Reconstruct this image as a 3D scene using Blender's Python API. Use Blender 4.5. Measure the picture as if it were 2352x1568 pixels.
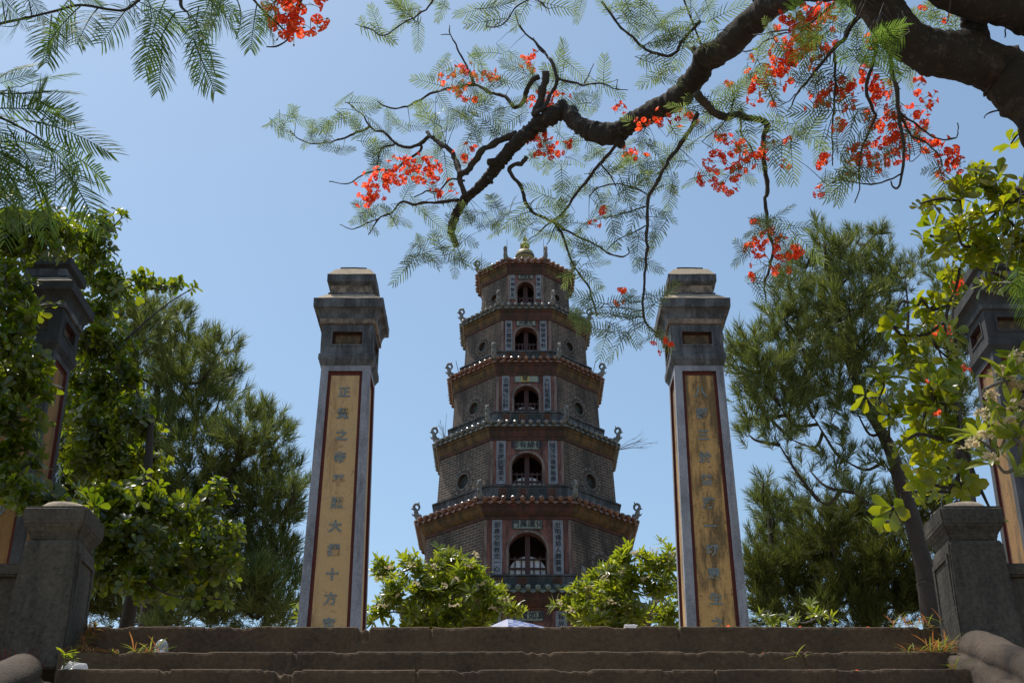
import bpy, bmesh, math, random
import numpy as np
from mathutils import Vector, Matrix, noise
from mathutils.geometry import tessellate_polygon
random.seed(7); rng = np.random.default_rng(7)
S = bpy.context.scene
for o in list(bpy.data.objects): bpy.data.objects.remove(o)
C = S.collection
R = math.radians
# ------------------------------------------------------------------ camera, sky, sun, exposure
CAMZ, PITCH, F = -2.08, R(27), 2966.0          # F: focal length in pixels of a 2352 px wide picture
cd = bpy.data.cameras.new('camera'); cam = bpy.data.objects.new('camera', cd); C.objects.link(cam)
cam.location = (0, 0, CAMZ); cam.rotation_euler = (R(90) + PITCH, 0, 0)
cd.sensor_width = 36; cd.lens = F / 2352 * 36; cd.clip_start = 0.05; cd.clip_end = 3000
S.camera = cam
SUN_EL, SUN_AZ = 69, -58                        # azimuth from +Y, negative to the left
W = bpy.data.worlds.new("World"); S.world = W; W.use_nodes = True
wn = W.node_tree.nodes; wl = W.node_tree.links
sky = wn.new('ShaderNodeTexSky'); sky.sky_type = 'NISHITA'; sky.sun_disc = False
sky.sun_elevation = R(SUN_EL); sky.sun_rotation = R(SUN_AZ)
sky.air_density = 1.0; sky.dust_density = 1.3; sky.ozone_density = 1.0; sky.altitude = 0
bg = wn['Background']; bg.inputs['Strength'].default_value = 0.15
tint = wn.new('ShaderNodeMix'); tint.data_type = 'RGBA'; tint.blend_type = 'MULTIPLY'; tint.inputs[0].default_value = 1
tint.inputs[7].default_value = (0.97, 1.03, 0.965, 1)      # sky colour multiplied so the blue leans to cyan
wl.new(sky.outputs[0], tint.inputs[6]); wl.new(tint.outputs[2], bg.inputs['Color'])
sd = bpy.data.lights.new('sun', 'SUN'); sd.energy = 4.2; sd.angle = R(0.5); sd.color = (1, 0.95, 0.87)
sun = bpy.data.objects.new('sun', sd); C.objects.link(sun)
to_sun = Vector((math.sin(R(SUN_AZ)) * math.cos(R(SUN_EL)), math.cos(R(SUN_AZ)) * math.cos(R(SUN_EL)), math.sin(R(SUN_EL))))
sun.rotation_euler = to_sun.to_track_quat('Z', 'Y').to_euler(); sun.location = (-20, 10, 40)
vs = S.view_settings; vs.view_transform = 'Standard'; vs.look = 'None'; vs.gamma = 1; vs.use_curve_mapping = False
vs.exposure = 0.22
S.cycles.max_bounces = 8; S.cycles.transparent_max_bounces = 8

def at(px, py, Y):
    """world point at distance Y whose place in the 2352 x 1568 photograph is px, py"""
    u = (784 - py) / F; t = math.tan(PITCH + math.atan(u)); Z = Y * t
    dep = Y * math.cos(PITCH) + Z * math.sin(PITCH)
    return Vector(((px - 1176) / F * dep, Y, Z + CAMZ))
def mpp(px, py, Y):
    p = at(px, py, Y); return (Y * math.cos(PITCH) + (p.z - CAMZ) * math.sin(PITCH)) / F

# ------------------------------------------------------------------ materials
def mat(name):
    m = bpy.data.materials.new(name); m.use_nodes = True
    n = m.node_tree.nodes; return m, n, m.node_tree.links, n['Principled BSDF']
def tex_noise(n, l, coord, scale, detail=6, rough=0.6, stretch=None):
    t = n.new('ShaderNodeTexNoise'); t.inputs['Scale'].default_value = scale
    t.inputs['Detail'].default_value = detail; t.inputs['Roughness'].default_value = rough
    if stretch:
        mp = n.new('ShaderNodeMapping'); mp.inputs['Scale'].default_value = stretch
        l.new(coord, mp.inputs[0]); l.new(mp.outputs[0], t.inputs['Vector'])
    else: l.new(coord, t.inputs['Vector'])
    return t.outputs['Fac']
def ramp(n, l, fac, stops):
    r = n.new('ShaderNodeValToRGB'); e = r.color_ramp.elements
    while len(e) < len(stops): e.new(0.5)
    for i, (p, c) in enumerate(stops):
        e[i].position = p; e[i].color = (c[0], c[1], c[2], 1) if not isinstance(c, (int, float)) else (c, c, c, 1)
    l.new(fac, r.inputs[0]); return r.outputs['Color']
def mixc(n, l, fac, a, b, mode='MIX'):
    m = n.new('ShaderNodeMix'); m.data_type = 'RGBA'; m.blend_type = mode
    for sock, v in ((m.inputs[0], fac), (m.inputs[6], a), (m.inputs[7], b)):
        if hasattr(v, 'links'): l.new(v, sock)
        elif isinstance(v, (int, float)): sock.default_value = v
        else: sock.default_value = (v[0], v[1], v[2], 1)
    return m.outputs[2]
def bump(n, l, h, b, strength=0.4, dist=0.02):
    bp = n.new('ShaderNodeBump'); bp.inputs['Strength'].default_value = strength; bp.inputs['Distance'].default_value = dist
    l.new(h, bp.inputs['Height']); l.new(bp.outputs[0], b.inputs['Normal'])
def plaster(name, base, alt, stain, amount=(0.5, 0.68), scale=2.2, streak=True, rough=0.9, fine=0.25, bstr=0.35, spots=None, rise=None):
    m, n, l, b = mat(name); g = n.new('ShaderNodeNewGeometry').outputs['Position']
    col = ramp(n, l, tex_noise(n, l, g, scale * 1.7), [(0.32, base), (0.7, alt)])
    sf = tex_noise(n, l, g, scale, 8, 0.7, (1.6, 1.6, 0.35) if streak else None)
    if rise:
        sx = n.new('ShaderNodeSeparateXYZ'); l.new(g, sx.inputs[0]); mr = n.new('ShaderNodeMapRange'); l.new(sx.outputs[2], mr.inputs[0])
        for q, v_ in enumerate(rise): mr.inputs[1 + q].default_value = v_
        ad = n.new('ShaderNodeMath'); ad.operation = 'ADD'; l.new(sf, ad.inputs[0]); l.new(mr.outputs[0], ad.inputs[1]); sf = ad.outputs[0]
    st = ramp(n, l, sf, [(amount[0], 0.0), (amount[1], 1.0)])
    col = mixc(n, l, st, col, stain)
    if spots: col = mixc(n, l, ramp(n, l, tex_noise(n, l, g, spots[0], 5, 0.75), [(spots[1], 0.0), (spots[1] + .05, 0.85)]), col, spots[2])
    f = tex_noise(n, l, g, 38, 4, 0.7)
    col = mixc(n, l, fine, col, ramp(n, l, f, [(0.3, [c * 0.35 for c in base]), (0.65, [min(1, c * 1.35) for c in base])]))
    l.new(col, b.inputs['Base Color']); b.inputs['Roughness'].default_value = rough
    bump(n, l, f, b, bstr, 0.01); return m
M = {}
M['slate'] = plaster('blue_grey_plaster', (0.34, 0.345, 0.385), (0.21, 0.215, 0.25), (0.05, 0.048, 0.047), (0.47, 0.7), 2.4, True, 0.9, 0.3)
M['slate_dirty'] = plaster('weathered_grey_plaster', (0.16, 0.165, 0.18), (0.07, 0.072, 0.075), (0.016, 0.0155, 0.015), (0.4, 0.56), 3.2)
M['slate_shade'] = plaster('shade_toned_plaster', (0.1, 0.105, 0.12), (0.05, 0.052, 0.056), (0.018, 0.017, 0.016), (0.4, 0.62), 2.0)  # tree shade on the outer shafts put into the plaster colour
M['cap_shade'] = plaster('shade_toned_cornice', (0.05, 0.05, 0.053), (0.03, 0.03, 0.03), (0.012, 0.012, 0.012), (0.42, 0.62), 2.4)  # outer capitals darkened in colour for the shade of the trees
M['ochre'] = plaster('ochre_plaster', (0.58, 0.37, 0.165), (0.52, 0.345, 0.19), (0.25, 0.15, 0.07), (0.55, 0.72), 2.4, True, 0.9, 0.2, 0.35, (10, 0.62, (0.2, 0.12, 0.06)), (4.0, 6.4, 0.0, 0.07))
M['ochre_worn'] = plaster('worn_ochre_plaster', (0.57, 0.335, 0.12), (0.46, 0.28, 0.11), (0.06, 0.047, 0.03), (0.49, 0.6), 2.3, True, 0.9, 0.24, 0.35, (9, 0.58, (0.09, 0.06, 0.035)), (3.4, 6.3, -0.02, 0.1))
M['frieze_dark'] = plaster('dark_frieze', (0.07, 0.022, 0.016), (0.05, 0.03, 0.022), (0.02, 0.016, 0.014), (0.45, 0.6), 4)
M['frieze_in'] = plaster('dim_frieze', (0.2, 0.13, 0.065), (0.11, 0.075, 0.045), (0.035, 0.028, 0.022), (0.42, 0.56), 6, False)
M['oxblood'] = plaster('dark_red_border', (0.115, 0.024, 0.017), (0.075, 0.019, 0.015), (0.03, 0.012, 0.01), (0.55, 0.7), 3)
M['peach'] = plaster('peach_plaster', (0.34, 0.25, 0.18), (0.26, 0.19, 0.14), (0.04, 0.037, 0.034), (0.42, 0.56), 5, False)
M['captop'] = plaster('bare_mortar', (0.4, 0.3, 0.2), (0.3, 0.24, 0.17), (0.07, 0.06, 0.05), (0.55, 0.75), 4, False)
M['mosaic'] = plaster('grey_shell_mosaic', (0.2, 0.235, 0.235), (0.12, 0.145, 0.155), (0.36, 0.25, 0.11), (0.53, 0.62), 9, False, 0.6, 0.35)
M['stone'] = plaster('brown_step_stone', (0.125, 0.076, 0.04), (0.075, 0.047, 0.027), (0.024, 0.017, 0.012), (0.45, 0.66), 2.2, False, 0.95, 0.42, 0.7, (7, 0.62, (0.17, 0.115, 0.075)))
M['poststone'] = plaster('stained_post_stone', (0.105, 0.087, 0.066), (0.042, 0.036, 0.029), (0.012, 0.011, 0.0095), (0.4, 0.58), 4.0, True, 0.95, 0.45, 0.6, (18, 0.57, (0.016, 0.014, 0.012)))
M['curbstone'] = plaster('sandy_curb_stone', (0.08, 0.053, 0.034), (0.048, 0.033, 0.022), (0.025, 0.02, 0.016), (0.48, 0.68), 3.5, False, 0.95, 0.45, 0.6, (9, 0.6, (0.05, 0.038, 0.028)))
M['red'] = plaster('flaking_red_plaster', (0.2, 0.07, 0.056), (0.24, 0.145, 0.12), (0.03, 0.024, 0.023), (0.44, 0.6), 2.6)
M['mustard'] = plaster('mossy_mustard_plaster', (0.16, 0.086, 0.026), (0.1, 0.06, 0.028), (0.02, 0.02, 0.012), (0.43, 0.58), 2.6, True)
M['fascia_red'] = plaster('mossy_red_plaster', (0.12, 0.04, 0.028), (0.07, 0.04, 0.03), (0.02, 0.022, 0.016), (0.42, 0.58), 2.8, True)
M['panelgrey'] = plaster('inscription_plaster', (0.28, 0.3, 0.34), (0.2, 0.215, 0.24), (0.05, 0.05, 0.05), (0.5, 0.66), 4, True, 0.85, 0.15)
M['boardgreen'] = plaster('greenish_board', (0.3, 0.33, 0.26), (0.2, 0.24, 0.2), (0.08, 0.08, 0.06), (0.5, 0.75), 6, False, 0.85, 0.15)
M['boardyellow'] = plaster('yellow_board', (0.5, 0.38, 0.08), (0.4, 0.32, 0.1), (0.15, 0.14, 0.1), (0.55, 0.8), 6, False)
M['ink'] = plaster('dark_ink', (0.03, 0.035, 0.05), (0.05, 0.05, 0.06), (0.1, 0.1, 0.1), (0.6, 0.8), 6, False)
M['gold'] = plaster('yellow_glazed_finial', (0.27, 0.225, 0.085), (0.2, 0.165, 0.065), (0.06, 0.05, 0.035), (0.5, 0.72), 5, False, 0.55, 0.1, 0.1)
M['drum'] = plaster('finial_drum', (0.4, 0.34, 0.28), (0.3, 0.26, 0.22), (0.12, 0.1, 0.09), (0.5, 0.7), 5, False)
M['finial'] = plaster('grey_stucco_dragon', (0.24, 0.235, 0.22), (0.14, 0.14, 0.13), (0.05, 0.045, 0.04), (0.48, 0.66), 6, False)
M['wood'] = plaster('red_brown_wood', (0.06, 0.016, 0.012), (0.045, 0.015, 0.012), (0.02, 0.01, 0.01), (0.6, 0.8), 4, False, 0.6)
M['interior'] = plaster('tower_interior', (0.1, 0.03, 0.025), (0.07, 0.03, 0.025), (0.03, 0.02, 0.02), (0.55, 0.75), 2, False)
M['terracotta_lattice'] = plaster('terracotta_lattice', (0.22, 0.08, 0.04), (0.12, 0.06, 0.04), (0.03, 0.03, 0.03), (0.48, 0.6), 4, False)
M['lattice'] = plaster('green_grey_lattice', (0.09, 0.11, 0.11), (0.05, 0.06, 0.06), (0.02, 0.02, 0.02), (0.5, 0.7), 4, False)
def glazed(name, a, b_, stain):
    m, n, l, b = mat(name); g = n.new('ShaderNodeNewGeometry')
    c = ramp(n, l, g.outputs['Random Per Island'], [(0, a), (1, b_)])
    st = ramp(n, l, tex_noise(n, l, g.outputs['Position'], 5, 8, 0.7), [(0.5, 0.0), (0.68, 1.0)])
    l.new(mixc(n, l, st, c, stain), b.inputs['Base Color']); b.inputs['Roughness'].default_value = 0.28
    return m
M['tile_orange'] = glazed('orange_roof_tile', (0.24, 0.105, 0.06), (0.14, 0.07, 0.045), (0.05, 0.035, 0.026))
M['tile_grey'] = glazed('grey_roof_tile', (0.2, 0.195, 0.17), (0.1, 0.105, 0.095), (0.03, 0.03, 0.027))
M['tile_green'] = glazed('green_roof_tile', (0.16, 0.2, 0.17), (0.1, 0.13, 0.11), (0.05, 0.05, 0.045))
def brick_mat():
    m, n, l, b = mat('dark_brick'); uv = n.new('ShaderNodeUVMap').outputs[0]
    g = n.new('ShaderNodeNewGeometry').outputs['Position']
    t = n.new('ShaderNodeTexBrick'); l.new(uv, t.inputs['Vector'])
    t.inputs['Scale'].default_value = 1; t.inputs['Brick Width'].default_value = 0.29; t.inputs['Row Height'].default_value = 0.088
    t.inputs['Mortar Size'].default_value = 0.011; t.inputs['Mortar Smooth'].default_value = 0.15; t.inputs['Bias'].default_value = -0.2
    t.inputs['Color1'].default_value = (0.105, 0.066, 0.046, 1); t.inputs['Color2'].default_value = (0.05, 0.035, 0.027, 1)
    t.inputs['Mortar'].default_value = (0.23, 0.2, 0.17, 1)
    c = mixc(n, l, ramp(n, l, tex_noise(n, l, g, 1.1, 8, 0.7, (1.4, 1.4, 0.4)), [(0.44, 0.0), (0.62, 0.85)]), t.outputs['Color'], (0.026, 0.021, 0.018))
    c = mixc(n, l, ramp(n, l, tex_noise(n, l, g, 0.9, 6, 0.6), [(0.55, 0.0), (0.75, 0.55)]), c, (0.3, 0.2, 0.15))
    c = mixc(n, l, 0.3, c, tex_col(n, l, g), 'OVERLAY')
    l.new(c, b.inputs['Base Color']); b.inputs['Roughness'].default_value = 0.9
    bump(n, l, t.outputs['Fac'], b, -0.5, 0.015); return m
def tex_col(n, l, g): return ramp(n, l, tex_noise(n, l, g, 9, 5, 0.7), [(0.3, 0.25), (0.7, 0.75)])
M['brick'] = brick_mat()
M['brick_ring'] = plaster('ring_brick', (0.095, 0.062, 0.046), (0.055, 0.04, 0.032), (0.03, 0.025, 0.022), (0.5, 0.7), 4, False)
M['ring_mortar'] = plaster('ring_mortar', (0.23, 0.21, 0.19), (0.17, 0.155, 0.14), (0.06, 0.055, 0.05), (0.5, 0.72), 4, False)
M['plaster_pale'] = plaster('pale_pink_plaster', (0.25, 0.19, 0.165), (0.2, 0.13, 0.11), (0.045, 0.04, 0.038), (0.46, 0.62), 3.4)
def leafmat(name, c1, c2, trans, tcol, rough=0.4, spec=0.5, wall=0.0):
    m, n, l, b = mat(name); g = n.new('ShaderNodeNewGeometry')
    c = ramp(n, l, g.outputs['Random Per Island'], [(0.0, c1), (1.0, c2)])
    l.new(c, b.inputs['Base Color']); b.inputs['Roughness'].default_value = rough
    b.inputs['Specular IOR Level'].default_value = spec
    t = n.new('ShaderNodeBsdfTranslucent')
    l.new(mixc(n, l, 1.0, c, tcol, 'MULTIPLY'), t.inputs['Color'])
    mx = n.new('ShaderNodeMixShader'); mx.inputs[0].default_value = trans
    l.new(b.outputs[0], mx.inputs[1]); l.new(t.outputs[0], mx.inputs[2])
    l.new(mx.outputs[0], n['Material Output'].inputs['Surface']); return m
M['leaf_flame'] = leafmat('flame_tree_leaf', (0.07, 0.105, 0.035), (0.16, 0.19, 0.09), 0.45, (1.9, 2.0, 1.2), 0.45, 0.5)
M['leaf_near'] = leafmat('flame_tree_near_leaf', (0.06, 0.1, 0.025), (0.13, 0.175, 0.05), 0.52, (2.1, 2.3, 1.2), 0.6, 0.2)
M['leaf_broad'] = leafmat('glossy_broad_leaf', (0.022, 0.042, 0.006), (0.062, 0.075, 0.01), 0.48, (6.2, 5.6, 0.9), 0.3, 0.8)
M['leaf_yellow'] = leafmat('yellow_green_broad_leaf', (0.05, 0.08, 0.008), (0.11, 0.12, 0.012), 0.5, (4.8, 4.2, 0.6), 0.32, 0.8)
M['leaf_frangi'] = leafmat('frangipani_leaf', (0.085, 0.125, 0.014), (0.165, 0.19, 0.03), 0.45, (3.2, 2.9, 0.7), 0.32, 0.8)
M['needle'] = leafmat('pine_needle', (0.042, 0.064, 0.014), (0.175, 0.195, 0.07), 0.34, (2.0, 2.0, 1.0), 0.4, 0.18)
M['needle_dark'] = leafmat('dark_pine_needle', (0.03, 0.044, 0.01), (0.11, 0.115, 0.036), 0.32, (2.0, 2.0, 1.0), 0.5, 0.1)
M['petal'] = leafmat('red_petal', (0.62, 0.03, 0.012), (0.8, 0.14, 0.04), 0.58, (1.5, 1.6, 1.6), 0.5, 0.3)
M['white_petal'] = leafmat('cream_petal', (0.58, 0.48, 0.3), (0.68, 0.58, 0.42), 0.4, (1.1, 1.1, 1.0), 0.5, 0.3)
M['calyx'] = leafmat('olive_calyx', (0.2, 0.13, 0.03), (0.25, 0.2, 0.05), 0.3, (1.5, 1.5, 1), 0.5, 0.3)
M['grass'] = leafmat('grass_blade', (0.1, 0.14, 0.03), (0.2, 0.2, 0.06), 0.4, (2, 2, 1), 0.5, 0.4)
M['dry'] = leafmat('dry_weed', (0.25, 0.1, 0.04), (0.36, 0.17, 0.06), 0.35, (1.6, 1.5, 1.2), 0.6, 0.3)
M['bark'] = plaster('dark_bark', (0.028, 0.0215, 0.017), (0.015, 0.012, 0.01), (0.075, 0.052, 0.036), (0.54, 0.62), 5, False, 0.95, 0.45, 1.0, (13, 0.585, (0.12, 0.1, 0.08)))
M['twig'] = plaster('twig_bark', (0.045, 0.037, 0.03), (0.03, 0.026, 0.022), (0.09, 0.07, 0.05), (0.55, 0.7), 4, False)
M['pinebark'] = plaster('pine_bark', (0.05, 0.036, 0.028), (0.03, 0.023, 0.02), (0.015, 0.012, 0.01), (0.5, 0.7), 4, True, 0.95, 0.3, 0.9)
M['greystem'] = plaster('grey_stem', (0.17, 0.155, 0.13), (0.11, 0.1, 0.085), (0.05, 0.045, 0.04), (0.5, 0.7), 6, False)
M['earth'] = plaster('packed_earth', (0.26, 0.2, 0.14), (0.19, 0.15, 0.105), (0.1, 0.085, 0.06), (0.5, 0.75), 0.8, False)
M['iron'] = plaster('black_iron', (0.03, 0.03, 0.03), (0.04, 0.035, 0.03), (0.07, 0.04, 0.03), (0.6, 0.8), 8, False, 0.6)
M['incense'] = plaster('red_incense', (0.12, 0.014, 0.012), (0.085, 0.013, 0.012), (0.08, 0.02, 0.015), (0.6, 0.8), 8, False)
M['whitewash'] = plaster('whitewashed_panel', (0.75, 0.75, 0.76), (0.66, 0.66, 0.68), (0.35, 0.35, 0.36), (0.6, 0.85), 3, False)
M['mound'] = plaster('light_mortar_top', (0.34, 0.27, 0.2), (0.26, 0.2, 0.15), (0.08, 0.07, 0.06), (0.55, 0.78), 5, False, 0.95, 0.3, 0.6)

# ------------------------------------------------------------------ mesh helpers
class MB:
    def __init__(s): s.v = []; s.f = []; s.uv = []; s.mi = []
    def quad(s, pts, uv=None, mi=0):
        i = len(s.v); s.v += [tuple(p) for p in pts]; s.f.append(tuple(range(i, i + len(pts)))); s.mi.append(mi)
        s.uv.append(uv if uv else [(0, 0)] * len(pts))
    def add(s, verts, faces, mi=0):
        i = len(s.v); s.v += [tuple(p) for p in verts]
        for f in faces: s.f.append(tuple(k + i for k in f)); s.mi.append(mi); s.uv.append([(0, 0)] * len(f))
    def box(s, x0, x1, y0, y1, z0, z1, mi=0):
        v = [(x, y, z) for z in (z0, z1) for y in (y0, y1) for x in (x0, x1)]
        s.add(v, [(0, 2, 3, 1), (4, 5, 7, 6), (0, 1, 5, 4), (2, 6, 7, 3), (0, 4, 6, 2), (1, 3, 7, 5)], mi)
    def loft(s, prof, mi=0, cap=True, cx=0, cy=0, seg=None):
        """square rings (half width, z); seg: material per band"""
        v = []; f = []; m = []
        for h, z in prof: v += [(cx - h, cy - h, z), (cx + h, cy - h, z), (cx + h, cy + h, z), (cx - h, cy + h, z)]
        i0 = len(s.v); s.v += v
        for k in range(len(prof) - 1):
            for j in range(4):
                a, b = 4 * k + j, 4 * k + (j + 1) % 4
                s.f.append((i0 + a, i0 + b, i0 + b + 4, i0 + a + 4)); s.mi.append(seg[k] if seg else mi); s.uv.append([(0, 0)] * 4)
        if cap:
            n = 4 * (len(prof) - 1); s.f.append(tuple(i0 + n + j for j in range(4))); s.mi.append(seg[-1] if seg else mi); s.uv.append([(0, 0)] * 4)
            s.f.append(tuple(i0 + j for j in (3, 2, 1, 0))); s.mi.append(mi); s.uv.append([(0, 0)] * 4)
    def tube(s, pts, rads, n=8, mi=0, cap=True, wob=0.0):
        pts = [Vector(p) for p in pts]; N = len(pts); v = []; f = []
        t0 = (pts[1] - pts[0]).normalized(); up = Vector((0, 0, 1)) if abs(t0.z) < 0.9 else Vector((1, 0, 0))
        a = t0.cross(up).normalized()
        for i, p in enumerate(pts):
            t = (pts[min(i + 1, N - 1)] - pts[max(i - 1, 0)]).normalized()
            a = (a - t * a.dot(t)).normalized(); b = t.cross(a)
            for k in range(n):
                th = 2 * math.pi * k / n; d = a * math.cos(th) + b * math.sin(th); r = rads[i]
                if wob: r *= 1 + wob * noise.noise((p + d * r) * (0.5 / max(0.04, r))) + 0.5 * wob * noise.noise((p + d * r) * (1.6 / max(0.04, r)))
                v.append(p + d * r)
        for i in range(N - 1):
            for k in range(n): f.append((i * n + k, i * n + (k + 1) % n, (i + 1) * n + (k + 1) % n, (i + 1) * n + k))
        if cap: f.append(tuple(range(n - 1, -1, -1))); f.append(tuple((N - 1) * n + k for k in range(n)))
        s.add(v, f, mi)
    def lathe(s, prof, c, n=24, mi=0):
        v = []; f = []
        for r, z in prof:
            for k in range(n):
                th = 2 * math.pi * k / n; v.append((c[0] + r * math.cos(th), c[1] + r * math.sin(th), c[2] + z))
        for i in range(len(prof) - 1):
            for k in range(n): f.append((i * n + k, i * n + (k + 1) % n, (i + 1) * n + (k + 1) % n, (i + 1) * n + k))
        s.add(v, f, mi)
    def mesh(s, name, mats, smooth=False):
        me = bpy.data.meshes.new(name); me.from_pydata(s.v, [], s.f)
        for m in (mats if isinstance(mats, (list, tuple)) else [mats]): me.materials.append(m)
        me.polygons.foreach_set('material_index', s.mi)
        ul = me.uv_layers.new(name='UVMap'); ul.data.foreach_set('uv', [c for u in s.uv for p in u for c in p])
        if smooth: me.polygons.foreach_set('use_smooth', [True] * len(s.f))
        me.update(); return me
    def build(s, name, mats, parent=None, smooth=False, weld=False, **tags):
        me = s.mesh(name, mats, smooth)
        if weld:
            bm = bmesh.new(); bm.from_mesh(me); bmesh.ops.remove_doubles(bm, verts=bm.verts, dist=1e-4); bm.to_mesh(me); bm.free()
        return link(name, me, parent, **tags)
def link(name, data, parent=None, loc=None, **tags):
    o = bpy.data.objects.new(name, data); C.objects.link(o)
    if parent is not None: o.parent = parent
    if loc is not None: o.location = loc
    for k, v in tags.items(): o[k] = v
    return o
def thing(name, label, category, loc=(0, 0, 0), group=None):
    o = link(name, None, None, loc, label=label, category=category, kind='thing')
    if group: o['group'] = group
    return o
def local(parent, p):
    """things sit at their base; parts are modelled in world coordinates, then moved"""
    return Vector(p) - parent.location
def shift(o, parent):
    o.location = -Vector(parent.location); return o
def smoothpath(pts, rads, step=4):
    P = [Vector(p) for p in pts]; out = []; rr = []
    for i in range(len(P) - 1):
        p0, p1, p2, p3 = P[max(i - 1, 0)], P[i], P[i + 1], P[min(i + 2, len(P) - 1)]
        for k in range(step):
            t = k / step
            out.append(0.5 * ((2 * p1) + (p2 - p0) * t + (2 * p0 - 5 * p1 + 4 * p2 - p3) * t * t + (3 * p1 - p0 - 3 * p2 + p3) * t ** 3))
            rr.append(rads[i] * (1 - t) + rads[i + 1] * t)
    out.append(P[-1]); rr.append(rads[-1]); return out, rr
def soup(name, parts, mats, smooth=False):
    """parts: list of (template verts k x 3, list of faces, R n x 3 x 3, T n x 3, material index) -> one mesh"""
    V = []; L = []; LS = []; MI = []; nv = 0; nl = 0
    for tv, tf, Rm, T, mi in parts:
        if len(T) == 0: continue
        tv = np.asarray(tv, float); n = len(T); k = len(tv)
        v = np.einsum('nij,kj->nki', Rm, tv) + T[:, None, :]
        V.append(v.reshape(-1, 3)); off = nv + np.arange(n) * k
        flat = np.concatenate([np.asarray(f) for f in tf]); lens = np.array([len(f) for f in tf])
        L.append((off[:, None] + flat[None]).reshape(-1))
        st = np.concatenate([[0], np.cumsum(lens)[:-1]]); LS.append((nl + np.arange(n)[:, None] * lens.sum() + st[None]).reshape(-1))
        MI.append(np.full(n * len(tf), mi)); nv += n * k; nl += n * lens.sum()
    V = np.concatenate(V); L = np.concatenate(L); LS = np.concatenate(LS); MI = np.concatenate(MI)
    me = bpy.data.meshes.new(name); me.vertices.add(len(V)); me.loops.add(len(L)); me.polygons.add(len(LS))
    me.vertices.foreach_set('co', V.astype(np.float32).ravel()); me.loops.foreach_set('vertex_index', L.astype(np.int32))
    me.polygons.foreach_set('loop_start', LS.astype(np.int32))
    for m in (mats if isinstance(mats, (list, tuple)) else [mats]): me.materials.append(m)
    me.polygons.foreach_set('material_index', MI.astype(np.int32))
    if smooth: me.polygons.foreach_set('use_smooth', np.ones(len(LS), bool))
    me.update(calc_edges=True); me.validate(); return me
def unit(a): return a / np.maximum(1e-9, np.linalg.norm(a, axis=-1, keepdims=True))
def frames(d, scale, roll=None):
    """rotations taking +X to d, with +Z as upward as possible, times scale"""
    d = unit(np.asarray(d, float)); n = len(d); up = np.tile([0, 0, 1.0], (n, 1)); up[np.abs(d[:, 2]) > 0.97] = [0, 1, 0]
    y = unit(np.cross(up, d)); z = np.cross(d, y)
    if roll is not None:
        c, s_ = np.cos(roll)[:, None], np.sin(roll)[:, None]; y, z = y * c + z * s_, z * c - y * s_
    return np.stack([d, y, z], -1) * np.asarray(scale).reshape(-1, 1, 1)
def frames_n(d, nrm, scale):
    d = unit(np.asarray(d, float)); y = unit(np.cross(nrm, d)); z = np.cross(d, y)
    return np.stack([d, y, z], -1) * np.asarray(scale).reshape(-1, 1, 1)
def randdir(n, zlo=-1, zhi=1):
    z = rng.uniform(zlo, zhi, n); a = rng.uniform(0, 2 * np.pi, n); r = np.sqrt(np.maximum(0, 1 - z * z))
    return np.stack([r * np.cos(a), r * np.sin(a), z], -1)
_fc = {}
def text_mesh(body, size, spacing=1.0, line=1.0, extrude=0.006, m=None, bold=0.0):
    key = (body, size, spacing, line, m.name)
    if key in _fc: return _fc[key]
    cu = bpy.data.curves.new('lettering', 'FONT'); cu.body = body; cu.size = size; cu.align_x = 'CENTER'; cu.align_y = 'CENTER'
    cu.space_character = spacing; cu.space_line = line; cu.extrude = extrude; cu.offset = bold; cu.resolution_u = 2
    o = bpy.data.objects.new('lettering', cu); C.objects.link(o); bpy.context.view_layer.update()
    me = bpy.data.meshes.new_from_object(o.evaluated_get(bpy.context.evaluated_depsgraph_get()))
    bpy.data.objects.remove(o); bpy.data.curves.remove(cu)
    me.materials.clear(); me.materials.append(m); me.name = 'lettering'; _fc[key] = me; return me

# ------------------------------------------------------------------ ground
g = MB()
g.quad([(-900, -900, -3.75), (900, -900, -3.75), (900, 1500, -3.75), (-900, 1500, -3.75)])
g.quad([(-60, 8.25, -3.75), (60, 8.25, -3.75), (60, 8.25, -0.03), (-60, 8.25, -0.03)])
g.quad([(-60, 8.25, -0.03), (60, 8.25, -0.03), (60, 120, -0.03), (-60, 120, -0.03)])
g.quad([(60, 8.25, -3.75), (60, 120, -3.75), (60, 120, -0.03), (60, 8.25, -0.03)])
g.quad([(-60, 120, -3.75), (-60, 8.25, -3.75), (-60, 8.25, -0.03), (-60, 120, -0.03)])
g.build('ground', M['earth'], kind='structure')

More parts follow.
